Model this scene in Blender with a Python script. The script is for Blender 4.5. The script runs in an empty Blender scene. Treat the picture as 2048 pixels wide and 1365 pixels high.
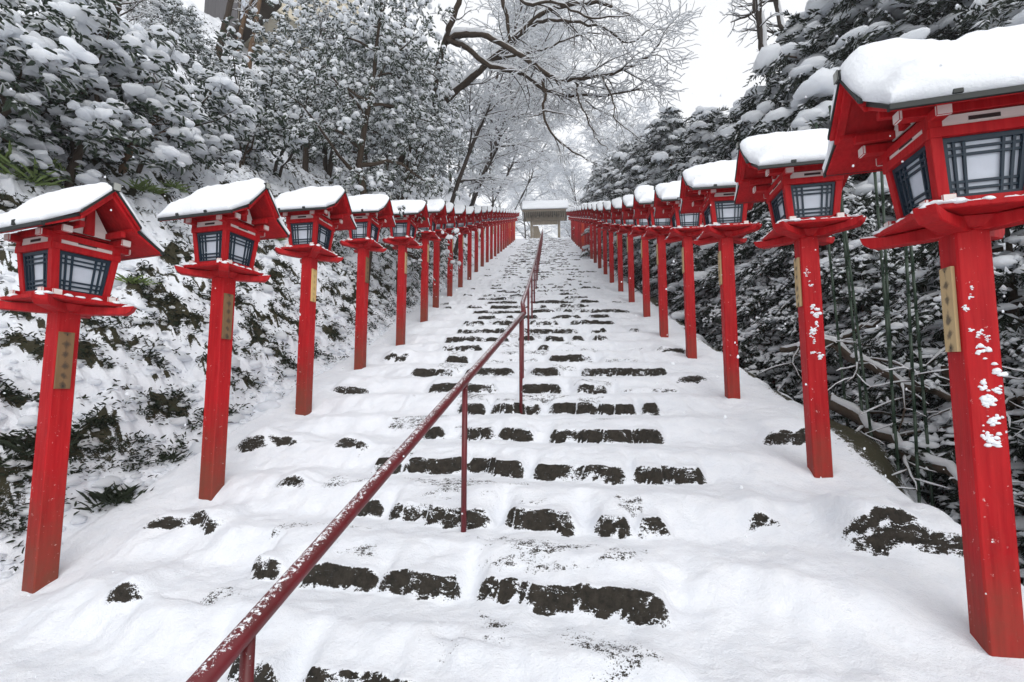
import bpy, math, random
import numpy as np
from mathutils import Vector

# ------------------------------------------------------------------ camera, world, sun, exposure
sc = bpy.context.scene
C = sc.collection
PITCH = math.radians(5.5); FPX = 960.0; CAM_Z = 1.58
cam_d = bpy.data.cameras.new("camera"); cam = bpy.data.objects.new("camera", cam_d); C.objects.link(cam)
cam.location = (0, 0, CAM_Z); cam.rotation_euler = (math.radians(90) + PITCH, 0, 0)
cam_d.sensor_width = 36; cam_d.lens = FPX / 2048 * 36
cam_d.clip_start = 0.02; cam_d.clip_end = 500
sc.camera = cam

world = bpy.data.worlds.new("World"); sc.world = world; world.use_nodes = True
wn = world.node_tree; wn.nodes.clear()
sky = wn.nodes.new("ShaderNodeTexSky"); sky.sky_type = 'NISHITA'; sky.sun_disc = False
SUN_EL, SUN_ROT = math.radians(36), math.radians(160)
sky.sun_elevation = SUN_EL; sky.sun_rotation = SUN_ROT; sky.dust_density = 4; sky.air_density = 1.0
hs = wn.nodes.new("ShaderNodeHueSaturation"); hs.inputs['Saturation'].default_value = 0.16
hs.inputs['Value'].default_value = 1.0
mixw = wn.nodes.new("ShaderNodeMix"); mixw.data_type = 'RGBA'
mixw.inputs['Factor'].default_value = 0.62; mixw.inputs['B'].default_value = (10.6, 10.75, 11.0, 1)   # even cloud cover over the clear sky
bg = wn.nodes.new("ShaderNodeBackground"); bg.inputs['Strength'].default_value = 0.13
wo = wn.nodes.new("ShaderNodeOutputWorld")
wn.links.new(sky.outputs[0], hs.inputs['Color']); wn.links.new(hs.outputs[0], mixw.inputs['A'])
wn.links.new(mixw.outputs['Result'], bg.inputs['Color']); wn.links.new(bg.outputs[0], wo.inputs[0])

sun_d = bpy.data.lights.new("sun", 'SUN'); sun_d.energy = 0.8; sun_d.angle = math.radians(55); sun_d.color = (1, .98, .95)
sun = bpy.data.objects.new("sun", sun_d); C.objects.link(sun)
sun.rotation_euler = (math.radians(54), 0, math.radians(20))
sc.view_settings.view_transform = 'Standard'; sc.view_settings.look = 'None'
sc.view_settings.exposure = 0.07; sc.view_settings.gamma = 1.0
sc.cycles.max_bounces = 9; sc.cycles.diffuse_bounces = 8; sc.cycles.glossy_bounces = 2; sc.cycles.transparent_max_bounces = 4
sc.cycles.volume_bounces = 2

rnd = random.Random(7)
RNG = np.random.default_rng(11)

# ------------------------------------------------------------------ helpers
def tag(o, label=None, cat=None, group=None, kind=None):
    if label: o['label'] = label
    if cat: o['category'] = cat
    if group: o['group'] = group
    if kind: o['kind'] = kind
    return o

def empty(name, loc=(0, 0, 0), rz=0.0):
    o = bpy.data.objects.new(name, None); C.objects.link(o)
    o.location = loc; o.rotation_euler = (0, 0, rz); o.empty_display_size = .1
    return o

def np_mesh(name, V, quads=None, tris=None, mats=(), midx=None, smooth=False, attrs=None):
    """one mesh datablock from numpy arrays"""
    me = bpy.data.meshes.new(name)
    V = np.asarray(V, np.float32).reshape(-1, 3)
    q = np.zeros((0, 4), np.int32) if quads is None else np.asarray(quads, np.int32).reshape(-1, 4)
    t = np.zeros((0, 3), np.int32) if tris is None else np.asarray(tris, np.int32).reshape(-1, 3)
    nl = q.size + t.size; nf = len(q) + len(t)
    me.vertices.add(len(V)); me.loops.add(nl); me.polygons.add(nf)
    me.vertices.foreach_set("co", V.ravel())
    me.loops.foreach_set("vertex_index", np.concatenate([q.ravel(), t.ravel()]).astype(np.int32))
    st = np.concatenate([np.arange(len(q)) * 4, q.size + np.arange(len(t)) * 3]).astype(np.int32)
    me.polygons.foreach_set("loop_start", st)
    me.polygons.foreach_set("use_smooth", np.full(nf, bool(smooth)))
    for m in mats: me.materials.append(m)
    if midx is not None: me.polygons.foreach_set("material_index", np.asarray(midx, np.int32))
    if attrs:
        for k, a in attrs.items():
            at = me.attributes.new(k, 'FLOAT', 'POINT'); at.data.foreach_set("value", np.asarray(a, np.float32))
    me.update(calc_edges=True); me.validate()
    return me

def obj(name, me, parent=None):
    o = bpy.data.objects.new(name, me); C.objects.link(o)
    if parent: o.parent = parent
    return o

def copy_obj(o, parent=None):
    c = o.copy(); C.objects.link(c)
    if parent: c.parent = parent
    return c

def copy_tree(o, parent=None):
    c = copy_obj(o, parent)
    for ch in list(o.children): copy_tree(ch, c)
    return c

class MB:
    """collects boxes, prisms and tubes into ONE mesh"""
    def __init__(s): s.v = []; s.f = []; s.m = []
    def hexa(s, P, m=0):
        b = len(s.v); s.v += [tuple(p) for p in P]
        for f in ((0, 3, 2, 1), (4, 5, 6, 7), (0, 1, 5, 4), (1, 2, 6, 5), (2, 3, 7, 6), (3, 0, 4, 7)):
            s.f.append(tuple(b + i for i in f)); s.m.append(m)
    def box(s, x0, x1, y0, y1, z0, z1, m=0):
        s.hexa([(x0, y0, z0), (x1, y0, z0), (x1, y1, z0), (x0, y1, z0), (x0, y0, z1), (x1, y0, z1), (x1, y1, z1), (x0, y1, z1)], m)
    def prism(s, prof, axis, a0, a1, m=0):
        """prof: closed 2D outline; axis 'x': (y,z) outline swept along x, axis 'y': (x,z)"""
        b = len(s.v); n = len(prof)
        for a in (a0, a1):
            for p in prof: s.v.append((a, p[0], p[1]) if axis == 'x' else (p[0], a, p[1]))
        for i in range(n):
            j = (i + 1) % n; s.f.append((b + i, b + j, b + n + j, b + n + i)); s.m.append(m)
        s.f.append(tuple(b + i for i in reversed(range(n)))); s.m.append(m)
        s.f.append(tuple(b + n + i for i in range(n))); s.m.append(m)
    def tube(s, pts, r, n=8, m=0, cap=True):
        pts = [Vector(p) for p in pts]; b = len(s.v)
        rr = r if hasattr(r, '__len__') else [r] * len(pts)
        for i, p in enumerate(pts):
            d = (pts[min(i + 1, len(pts) - 1)] - pts[max(i - 1, 0)]).normalized()
            u = d.orthogonal().normalized() if abs(d.z) > .9 else d.cross(Vector((0, 0, 1))).normalized()
            w = u.cross(d)
            for k in range(n):
                a = 2 * math.pi * k / n; s.v.append(tuple(p + (u * math.cos(a) + w * math.sin(a)) * rr[i]))
        for i in range(len(pts) - 1):
            for k in range(n):
                a = b + i * n + k; c = b + i * n + (k + 1) % n
                s.f.append((a, c, c + n, a + n)); s.m.append(m)
        if cap:
            s.f.append(tuple(b + k for k in reversed(range(n)))); s.m.append(m)
            e = b + (len(pts) - 1) * n; s.f.append(tuple(e + k for k in range(n))); s.m.append(m)
    def mesh(s, name, mats, smooth=False, bevel=0.0):
        me = bpy.data.meshes.new(name); me.from_pydata(s.v, [], s.f)
        for m in mats: me.materials.append(m)
        me.polygons.foreach_set("material_index", s.m)
        me.polygons.foreach_set("use_smooth", [smooth] * len(s.f))
        me.update()
        if bevel > 0:
            import bmesh
            bm = bmesh.new(); bm.from_mesh(me)
            bmesh.ops.recalc_face_normals(bm, faces=bm.faces)
            bmesh.ops.bevel(bm, geom=list(bm.edges), offset=bevel, segments=1, affect='EDGES', clamp_overlap=True)
            bm.to_mesh(me); bm.free()
        else:
            import bmesh
            bm = bmesh.new(); bm.from_mesh(me); bmesh.ops.recalc_face_normals(bm, faces=bm.faces); bm.to_mesh(me); bm.free()
        return me

# numpy value noise
def _h(i, j, k, s):
    n = (i * 374761393 + j * 668265263 + k * 1440662683 + s * 974634777) & 0xffffffff
    n = ((n ^ (n >> 13)) * 1274126177) & 0xffffffff
    n = ((n ^ (n >> 16)) * 2246822519) & 0xffffffff
    return (n ^ (n >> 15)).astype(np.float64) / 4294967296.0
def vn(x, y, s=0):
    x = np.asarray(x, float); y = np.asarray(y, float)
    i = np.floor(x).astype(np.int64); j = np.floor(y).astype(np.int64); fx = x - i; fy = y - j
    fx = fx * fx * (3 - 2 * fx); fy = fy * fy * (3 - 2 * fy); z = np.zeros_like(i)
    return (_h(i, j, z, s) * (1 - fx) + _h(i + 1, j, z, s) * fx) * (1 - fy) + (_h(i, j + 1, z, s) * (1 - fx) + _h(i + 1, j + 1, z, s) * fx) * fy
def fbm(x, y, s=0, o=4):
    a = 0; w = .5; t = 0
    for k in range(o):
        a = a + w * vn(np.asarray(x) * 2 ** k + 17.3 * k, np.asarray(y) * 2 ** k - 9.1 * k, s + k); t += w; w *= .55
    return a / t
def sst(a, b, x):
    t = np.clip((np.asarray(x, float) - a) / (b - a), 0, 1); return t * t * (3 - 2 * t)

# ------------------------------------------------------------------ materials
def new_mat(name):
    m = bpy.data.materials.new(name); m.use_nodes = True
    nt = m.node_tree; return m, nt, nt.nodes['Principled BSDF']
def N(nt, typ, **kw):
    n = nt.nodes.new(typ)
    for k, v in kw.items():
        if k in n.inputs: n.inputs[k].default_value = v
        else: setattr(n, k, v)
    return n
def noise(nt, scale, detail=4, rough=.6, coord='Object', vscale=None):
    tc = nt.nodes.new('ShaderNodeTexCoord'); n = N(nt, 'ShaderNodeTexNoise', Scale=scale, Detail=detail, Roughness=rough)
    if vscale:
        mp = nt.nodes.new('ShaderNodeMapping'); mp.inputs['Scale'].default_value = vscale
        nt.links.new(tc.outputs[coord], mp.inputs[0]); nt.links.new(mp.outputs[0], n.inputs['Vector'])
    else: nt.links.new(tc.outputs[coord], n.inputs['Vector'])
    return n.outputs[0]
def ramp(nt, inp, stops):
    r = nt.nodes.new('ShaderNodeValToRGB'); el = r.color_ramp.elements
    while len(el) < len(stops): el.new(.5)
    for e, (p, c) in zip(el, stops):
        e.position = p; e.color = (c, c, c, 1) if not hasattr(c, '__len__') else (*c, 1)
    nt.links.new(inp, r.inputs[0]); return r.outputs[0]
def mixc(nt, fac, a, b):
    m = nt.nodes.new('ShaderNodeMix'); m.data_type = 'RGBA'
    for s, v in (('Factor', fac), ('A', a), ('B', b)):
        if hasattr(v, 'is_linked'): nt.links.new(v, m.inputs[s])
        else: m.inputs[s].default_value = (*v, 1) if hasattr(v, '__len__') else v
    return m.outputs['Result']
def math_n(nt, op, a, b=0.0, clamp=False):
    m = nt.nodes.new('ShaderNodeMath'); m.operation = op; m.use_clamp = clamp
    for i, v in enumerate((a, b)):
        if hasattr(v, 'is_linked'): nt.links.new(v, m.inputs[i])
        else: m.inputs[i].default_value = v
    return m.outputs[0]
def bump(nt, bs, h, strength=.3, dist=.02):
    b = nt.nodes.new('ShaderNodeBump'); b.inputs['Strength'].default_value = strength; b.inputs['Distance'].default_value = dist
    nt.links.new(h, b.inputs['Height']); nt.links.new(b.outputs[0], bs.inputs['Normal'])
def normal_z(nt):
    g = nt.nodes.new('ShaderNodeNewGeometry'); s = nt.nodes.new('ShaderNodeSeparateXYZ'); nt.links.new(g.outputs['Normal'], s.inputs[0]); return s.outputs[2]
def objz(nt, ax=2):
    tc = nt.nodes.new('ShaderNodeTexCoord'); s = nt.nodes.new('ShaderNodeSeparateXYZ'); nt.links.new(tc.outputs['Object'], s.inputs[0]); return s.outputs[ax]

SNOW = (.80, .825, .865)
def mat_snow(name='snow', scale=1.0, bs=.6):
    m, nt, b = new_mat(name); b.inputs['Base Color'].default_value = (*SNOW, 1); b.inputs['Roughness'].default_value = .75
    b.inputs['Specular IOR Level'].default_value = .25
    bump(nt, b, noise(nt, 38 * scale, 6, .7), bs, .014)
    return m
M_SNOW = mat_snow('snow', 1.0); M_SNOWF = mat_snow('branch_snow', .7, .2)
def thin_snow(m, f):                                                    # light passes through small pads of snow
    nt = m.node_tree; b = nt.nodes['Principled BSDF']; b.inputs['Base Color'].default_value = (.92, .935, .955, 1)
    t = nt.nodes.new('ShaderNodeBsdfTranslucent'); t.inputs[0].default_value = (.93, .95, .98, 1); mx = nt.nodes.new('ShaderNodeMixShader'); mx.inputs[0].default_value = f
    nt.links.new(b.outputs[0], mx.inputs[1]); nt.links.new(t.outputs[0], mx.inputs[2]); nt.links.new(mx.outputs[0], nt.nodes['Material Output'].inputs['Surface'])
thin_snow(M_SNOWF, .62)

def mat_red(name='red_paint', weather=0, col=(.40, .002, .0075)):
    m, nt, b = new_mat(name)
    c = mixc(nt, ramp(nt, noise(nt, 14, 5, .6, vscale=(1, 1, .25)), [(.3, 0), (.75, 1)]), tuple(x * .62 for x in col), tuple(min(1, x * 1.08) for x in col))
    g = ramp(nt, noise(nt, 60, 3, .6, vscale=(1, 1, .06)), [(.35, 0), (.7, 1)])
    c = mixc(nt, math_n(nt, 'MULTIPLY', g, .34), c, (.60, .03, .028))
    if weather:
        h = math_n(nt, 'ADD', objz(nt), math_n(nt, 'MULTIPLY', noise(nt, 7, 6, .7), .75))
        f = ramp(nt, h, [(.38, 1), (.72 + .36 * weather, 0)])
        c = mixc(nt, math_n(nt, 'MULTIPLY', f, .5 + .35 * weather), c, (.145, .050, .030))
        sp = ramp(nt, noise(nt, 40, 6, .8), [(.645, 0), (.67, 1)])
        c = mixc(nt, math_n(nt, 'MULTIPLY', sp, .85), c, (.75, .6, .58))
    nt.links.new(c, b.inputs['Base Color']); b.inputs['Roughness'].default_value = .6; b.inputs['Specular IOR Level'].default_value = .2
    bump(nt, b, noise(nt, 90, 5, .65, vscale=(1, 1, .04)), .35, .004)
    return m
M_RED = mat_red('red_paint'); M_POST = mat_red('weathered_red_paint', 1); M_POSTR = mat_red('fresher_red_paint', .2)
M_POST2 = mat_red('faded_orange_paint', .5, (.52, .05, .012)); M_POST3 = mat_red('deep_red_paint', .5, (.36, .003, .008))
def flat(name, col, rough=.6, nscale=20, var=.25, spec=.4, vs=None, bs=.1):
    m, nt, b = new_mat(name)
    c = mixc(nt, noise(nt, nscale, 5, .6, vscale=vs), tuple(x * (1 - var) for x in col), tuple(min(1, x * (1 + var)) for x in col))
    nt.links.new(c, b.inputs['Base Color']); b.inputs['Roughness'].default_value = rough; b.inputs['Specular IOR Level'].default_value = spec
    bump(nt, b, noise(nt, nscale * 3, 4, .6, vscale=vs), bs, .006)
    return m
M_BLACK = flat('dark_copper_trim', (.007, .011, .011), .5, 30, .4)
M_WHITE = flat('white_paint', (.66, .60, .58), .6, 18, .22, vs=(.3, .3, 2))
M_SLOT = flat('dark_slot', (.025, .015, .015), .8)
M_LATT = flat('blue_lattice_paint', (.006, .021, .038), .5, 30, .25)
M_PAPER = flat('frosted_pane', (.50, .545, .62), .55, 12, .14, bs=.05)
M_RAIL = None
def mat_rail():
    m, nt, b = new_mat('dark_red_rail_paint')
    c = mixc(nt, ramp(nt, noise(nt, 12, 6, .65), [(.4, 0), (.75, 1)]), (.120, .005, .010), (.07, .008, .007))
    up = math_n(nt, 'ADD', normal_z(nt), math_n(nt, 'MULTIPLY', math_n(nt, 'SUBTRACT', noise(nt, 90, 6, .8), .5), 2.4))
    f = ramp(nt, up, [(.92, 0), (1.15, 1)])
    c = mixc(nt, f, c, (.8, .82, .86)); nt.links.new(c, b.inputs['Base Color'])
    b.inputs['Roughness'].default_value = .42
    bump(nt, b, f, .4, .004); return m
M_RAIL = mat_rail()
def mat_plaque(name, c0, c1, ink):
    m, nt, b = new_mat(name)
    c = mixc(nt, noise(nt, 30, 5, .6, vscale=(1, 1, .12)), c0, c1)
    z = objz(nt); w = math_n(nt, 'SINE', math_n(nt, 'ADD', math_n(nt, 'MULTIPLY', z, 105.0), math_n(nt, 'MULTIPLY', noise(nt, 9, 2, .5), 9.0)))
    y = math_n(nt, 'ABSOLUTE', objz(nt, 1))
    nf = math_n(nt, 'ADD', math_n(nt, 'MULTIPLY', w, .32), math_n(nt, 'MULTIPLY', noise(nt, 38, 6, .7), 1.7))
    nf = math_n(nt, 'SUBTRACT', nf, math_n(nt, 'MULTIPLY', y, 34))
    f = ramp(nt, nf, [(.40, 0), (.95, 1)])
    c = mixc(nt, math_n(nt, 'MULTIPLY', f, ink), c, (.03, .022, .016))
    nt.links.new(c, b.inputs['Base Color']); b.inputs['Roughness'].default_value = .7
    return m
M_PLQ = mat_plaque('aged_wood_plaque', (.10, .055, .025), (.24, .14, .06), .8)
M_PLQ2 = mat_plaque('pale_wood_plaque', (.36, .25, .12), (.5, .37, .2), .8)
M_PLQ3 = mat_plaque('yellow_wood_plaque', (.55, .36, .13), (.62, .43, .18), .35)
M_BARK = flat('dark_bark', (.045, .033, .024), .9, 22, .5, .2, vs=(1, 1, .3), bs=.6)
M_BARK2 = flat('brown_bark', (.12, .075, .045), .9, 18, .5, .2, vs=(1, 1, .3), bs=.6)
M_TWIG = flat('twig_bark', (.05, .04, .034), .9, 20, .3, .2)
M_LEAF = flat('dark_evergreen_leaf', (.018, .034, .016), .42, 3, .5, .45)
M_LEAF2 = flat('mid_evergreen_leaf', (.03, .05, .02), .5, 3, .5, .4)
M_NEED = flat('cedar_needles', (.014, .022, .013), .6, 3, .5, .3)
M_BAMB = flat('bamboo_stalk_green', (.010, .030, .014), .5, 8, .3, .5)
M_GRASS = flat('dwarf_bamboo_leaf', (.14, .20, .06), .5, 4, .4, .4)
M_GCOV = flat('dark_ground_leaf', (.016, .024, .011), .7, 5, .6, .3)

def mat_ground():
    m, nt, b = new_mat('snow_over_stone_and_soil')
    at = N(nt, 'ShaderNodeAttribute', attribute_name='stone'); bt = N(nt, 'ShaderNodeAttribute', attribute_name='bare')
    n1 = noise(nt, 26, 6, .72); n2 = noise(nt, 130, 4, .7); n3 = noise(nt, 9, 5, .7)
    # stone: brown-grey with lichen tones, snow grains stuck to it
    rock = mixc(nt, ramp(nt, n1, [(.3, 0), (.75, 1)]), (.007, .0065, .006), (.052, .043, .034))
    rock = mixc(nt, ramp(nt, n2, [(.45, 0), (.75, .6)]), rock, (.030, .030, .02))
    s = math_n(nt, 'ADD', at.outputs['Fac'], math_n(nt, 'MULTIPLY', math_n(nt, 'SUBTRACT', n1, .5), 1.25))
    s = math_n(nt, 'ADD', s, math_n(nt, 'MULTIPLY', math_n(nt, 'SUBTRACT', n2, .5), 1.3))
    rg = math_n(nt, 'ABSOLUTE', math_n(nt, 'SUBTRACT', noise(nt, 8, 5, .72, vscale=(.55, 1, 1.6)), .5))
    s = math_n(nt, 'SUBTRACT', s, math_n(nt, 'MULTIPLY', ramp(nt, rg, [(.0, 1), (.03, 0)]), .45))
    fs = ramp(nt, s, [(.42, 0), (.52, 1)])
    soil = mixc(nt, n1, (.018, .022, .010), (.06, .05, .03))
    g = math_n(nt, 'ADD', bt.outputs['Fac'], math_n(nt, 'MULTIPLY', math_n(nt, 'SUBTRACT', n1, .5), 1.5))
    g = math_n(nt, 'ADD', g, math_n(nt, 'MULTIPLY', math_n(nt, 'SUBTRACT', n2, .5), 1.0))
    fg = ramp(nt, g, [(.60, 0), (.70, 1)])
    snow = mixc(nt, ramp(nt, n3, [(.35, 0), (.7, 1)]), (.735, .765, .82), (.80, .82, .86))
    c = mixc(nt, fs, snow, rock); c = mixc(nt, fg, c, soil)
    nt.links.new(c, b.inputs['Base Color']); b.inputs['Roughness'].default_value = .8; b.inputs['Specular IOR Level'].default_value = .2
    hgt = math_n(nt, 'ADD', math_n(nt, 'MULTIPLY', n1, .7), math_n(nt, 'MULTIPLY', n2, .25))
    hgt = math_n(nt, 'ADD', hgt, math_n(nt, 'MULTIPLY', n3, .8))
    bump(nt, b, hgt, .6, .03); return m
M_GROUND = mat_ground()

# ------------------------------------------------------------------ the stairs and their setting
_ps = np.array([-8, 0, 2.69, 4.34, 5.2, 7.2, 8.6, 11.3, 13, 16.5, 21, 30, 35.0, 36, 60, 120])
_pz = np.array([-4.4, -1.76, -.815, -.235, .06, .72, 1.23, 2.2, 2.82, 4.20, 5.85, 9.16, 11.05, 11.3, 12.3, 14])
def P(y0): return np.interp(y0, _ps, _pz) + CAM_Z
def xc(y0): return np.where(y0 > 4.45, .074 * y0 - .25, .079 + .206 * (y0 - 4.45))
def ang(y0): return np.radians(np.interp(y0, [1.5, 2.6, 4.8, 9], [17, 15, 6, 4.2]))
def gt(t): return 6 * np.tanh(np.asarray(t, float) / 6)
def to_world(y0, t): return xc(y0) + t, y0 - gt(t) * np.sin(ang(y0))
def to_path(x, y):
    y0 = np.asarray(y, float) + 0.0
    for _ in range(12):
        t = x - xc(y0); y0 = y + gt(t) * np.sin(ang(y0))
    return y0, x - xc(y0)

RISE = .18; NST = 90
TT = np.linspace(-2.6, 2.6, 521)
E_TAB = np.zeros((NST, 521)); O_TAB = np.zeros((NST, 521)); HT_TAB = np.zeros((NST, 521))
_r = random.Random(21)
# exposed stones of the lowest steps, metres left and right of the middle of the path
FIX = {0: [(-.62, -.42), (-.30, .02), (.04, .42)], 1: [(-.95, -.80), (-.62, -.28), (-.24, .10), (.22, .80), (.78, .98)], 2: [(-.72, -.55), (-.46, .12), (.24, .58), (.72, .86), (.93, 1.04)],
       3: [(-.82, -.64), (-.58, -.20), (-.16, .22), (.32, .86), (.94, 1.34)], 4: [(-.72, -.52), (-.34, -.1), (-.04, .20), (.36, 1.16)], 5: [(-.52, -.30), (-.22, .18), (.28, .66), (.70, 1.0), (1.08, 1.2)]}
for k in range(NST):
    t = -1.22 + _r.uniform(-.25, .3)
    end = 1.08 + _r.uniform(-.3, .22)
    while t < end:
        w = _r.choice([.3, .42, .55, .7, .95]) * _r.uniform(.8, 1.15)
        ex = 1.0 if _r.random() < .90 else .4
        e = sst(t, t + .09, TT) * (1 - sst(t + w - .09, t + w, TT))
        E_TAB[k] = np.maximum(E_TAB[k], e * ex)
        off = _r.uniform(-.09, .09); tilt = _r.uniform(-.10, .10)
        O_TAB[k] += np.where((TT >= t) & (TT < t + w), off + tilt * (TT - t - w / 2), 0)
        HT_TAB[k] += np.where((TT >= t) & (TT < t + w), _r.uniform(-.06, .12), 0)
        t += w + _r.choice([.02, .04, .06, .10, .16])
    if k in FIX:
        E_TAB[k] *= 0
        for a, b in FIX[k]: E_TAB[k] = np.maximum(E_TAB[k], sst(a - .05, a + .02, TT) * (1 - sst(b - .02, b + .05, TT)))
    if k not in FIX and _r.random() < .28:                                             # a stray stone out on the left verge
        a = _r.uniform(-2.15, -1.5); w = _r.uniform(.15, .35)
        E_TAB[k] = np.maximum(E_TAB[k], .9 * sst(a, a + .05, TT) * (1 - sst(a + w - .05, a + w, TT)))
    if k not in FIX and _r.random() < .25:
        a = _r.uniform(1.2, 2.1); w = _r.uniform(.15, .45)
        E_TAB[k] = np.maximum(E_TAB[k], .75 * sst(a, a + .05, TT) * (1 - sst(a + w - .05, a + w, TT)))
ZREF = float(P(1.62)) + .052
def hill(t):
    d = np.maximum(-t - 2.42, 0)
    return 1.02 * d * sst(0, .35, d) - np.maximum(d - 9, 0) * .5
def drop(t, y0):
    d = np.maximum(t - 2.36 - .55 * (fbm(np.asarray(y0) * 1.25, np.asarray(y0) * 0 + 3.3, 91, 3) - .42), 0)
    return -np.minimum(1.05 * d * sst(0, .3, d), 2.4) + .10 * np.maximum(d - 7, 0)
LEDGES = []; MOUNDS = []
def ground_full(y0, t):
    """height, stone mask, bare-soil mask on the path grid"""
    y0, t = np.broadcast_arrays(np.asarray(y0, float), np.asarray(t, float))
    x, y = to_world(y0, t)
    zb = P(y0) + hill(t) + drop(t, y0)
    # stairs
    q = (P(y0) - ZREF) / RISE
    ti = np.clip(((t + 2.6) / .01).round().astype(int), 0, 520)
    kk = np.clip(np.round(q).astype(int), 0, NST - 1)
    E = E_TAB[kk, ti]; inside = (q > -.6) & (y0 < 35.6)
    core = sst(-2.25, -1.75, t) * (1 - sst(1.5, 2.2, t)) * inside
    qq = q + O_TAB[kk, ti] + (fbm(x * 3.2, y * 3.2, 3, 3) - .5) * .34 + (fbm(x * 9, y * 6, 6, 3) - .5) * .10
    k = np.floor(qq); fr = qq - k
    w = np.interp(y0, [0, 8, 20, 36], [.075, .09, .16, .22])
    hf = np.interp(k, [0, 4, 8], [.56, .55, .52]); hard = sst(0, 1, fr / w) * hf + (1 - hf) * (.75 * sst(.1, .62, fr) + .25 * fr)
    soft = sst(0, .62, fr) * .8 + .2 * fr
    E2 = np.clip(E, 0, 1)
    st = ZREF + RISE * (k + hard * E2 + soft * (1 - E2))
    z = zb * (1 - core) + (st - .0 + hill(t) + drop(t, y0)) * core
    z = z + (1 - core) * .03 * (np.abs(t) < 2.4)
    rel = hard
    bl = fbm(x * 7, z * 16 + y * 2, 71, 3)
    stone = E2 * core * sst(-.05, .12, fr / w) * (1 - sst(.80, 1.35, fr / w)) * (1.12 - .60 * sst(.54, .70, bl))
    # trodden treads: thin worn snow, a little stone shows
    worn = core * sst(.50, .66, fbm(x * 2.6, y * 5.5, 41, 4)) * sst(.15, .3, fr) * (1 - sst(.7, .95, fr)) * (np.abs(t + .05) < 1.0)
    stone = np.maximum(stone, worn * .46)
    for (a_, b_, hw, hh) in LEDGES:
        if y0.max() < a_ - 1 or y0.min() > a_ + 1: continue
        jt = (fbm(x * 9, y * 3, 81, 2) - .5) * .08; u = y0 - a_ + jt
        win = sst(b_ - hw - .10, b_ - hw + .05, t) * (1 - sst(b_ + hw - .05, b_ + hw + .10, t)); up_ = sst(0, .035, u) * (1 - sst(.06, .55, u))
        z = z + hh * up_ * win * (.7 + .6 * fbm(x * 6, y * 6, 83, 2)); stone = np.maximum(stone, win * sst(-.005, .006, u) * (1 - sst(.022, .045, u)) * 1.05)
    for (a_, b_, dz_) in MOUNDS:
        r2 = (x - a_) ** 2 + (y - b_) ** 2
        if r2.min() > .6: continue
        z = z + (dz_ - .012) * np.exp(-r2 / .10) + .026 * np.exp(-r2 / .022) * (fbm(x * 9, y * 9, 95, 2))
    # snow relief
    z = z + (fbm(x * 1.1, y * 1.1, 5, 3) - .5) * .10 * (1 - .8 * core) + (fbm(x * 6, y * 6, 9, 3) - .5) * np.where(np.abs(t) < 2.4, .035, .03) + core * (fbm(x * 16, y * 16, 10, 2) - .5) * .016
    d = np.maximum(-t - 2.42, 0); bk = sst(0, .4, d)
    lump = fbm(x * 1.7, y * 1.7, 12, 4) - .5; l2 = np.abs(fbm(x * 4.6, (y + z * .6) * 4.6, 15, 3) - .5) * 2
    l3 = fbm(x * 11, (y + z) * 9, 16, 2) - .5
    z = z + bk * (lump * .6 + (.35 - l2) * .24 + l3 * .16)
    bn = .56 * fbm(x * 5.2 + 4, (y + 1.2 * z) * 4.4, 23, 3) + .44 * fbm(x * 13 + 4, (y + 1.2 * z) * 11, 27, 2)
    bare = bk * sst(.535, .60, bn + .05 * (1 - sst(0, 2.2, d)) + .06 * (.3 - l2)) * (1 - .45 * sst(3, 7, d)) * np.interp(y0, [0, 6, 14, 26], [1, 1, .95, .6])
    dr = np.maximum(t - 2.45, 0); bare = np.maximum(bare, sst(.0, .5, dr) * sst(.5, .56, fbm(x * 2.1, y * 2.1, 33, 4)) * .9)
    ed = np.exp(-((t - 2.55) / .22) ** 2) * sst(.48, .58, fbm(x * 2.0, y * 2.4, 35, 3)); bare = np.maximum(bare, ed)
    z = z + sst(0, .6, dr) * (fbm(x * 1.3, y * 1.3, 37, 3) - .5) * .5
    return z, stone, bare
def ground_z(x, y):
    y0, t = to_path(np.asarray(x, float), np.asarray(y, float))
    return ground_full(y0, t)[0]

# ------------------------------------------------------------------ unprojection: photograph pixel -> place
def ray(px, py):
    cx = (px - 1024) / FPX; cy = (682.5 - py) / FPX
    return np.array([cx, math.cos(PITCH) - cy * math.sin(PITCH), math.sin(PITCH) + cy * math.cos(PITCH)])
def at(px, py, depth):
    r = ray(px, py); return np.array([0, 0, CAM_Z]) + r * (depth / r[1])
def hit(px, py, y1=60, y_min=1.2):
    r = ray(px, py); ys = np.arange(y_min, y1, .04); p = r[None] / r[1] * ys[:, None] + np.array([0, 0, CAM_Z])
    g = ground_z(p[:, 0], p[:, 1]); b = np.where(p[:, 2] <= g)[0]
    return p[b[0]] if len(b) else p[-1]

HP = 1.5
def solve_post(b, t, up=(0, 0, 1)):
    """base pixel and tray pixel of a post of known height -> base position"""
    rb, rt = ray(*b), ray(*t)
    A = np.array([rb, -rt]).T; y = -HP * np.array(up)
    lam = np.linalg.lstsq(A, y, rcond=None)[0]
    return np.array([0, 0, CAM_Z]) + rb * lam[0]

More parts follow.
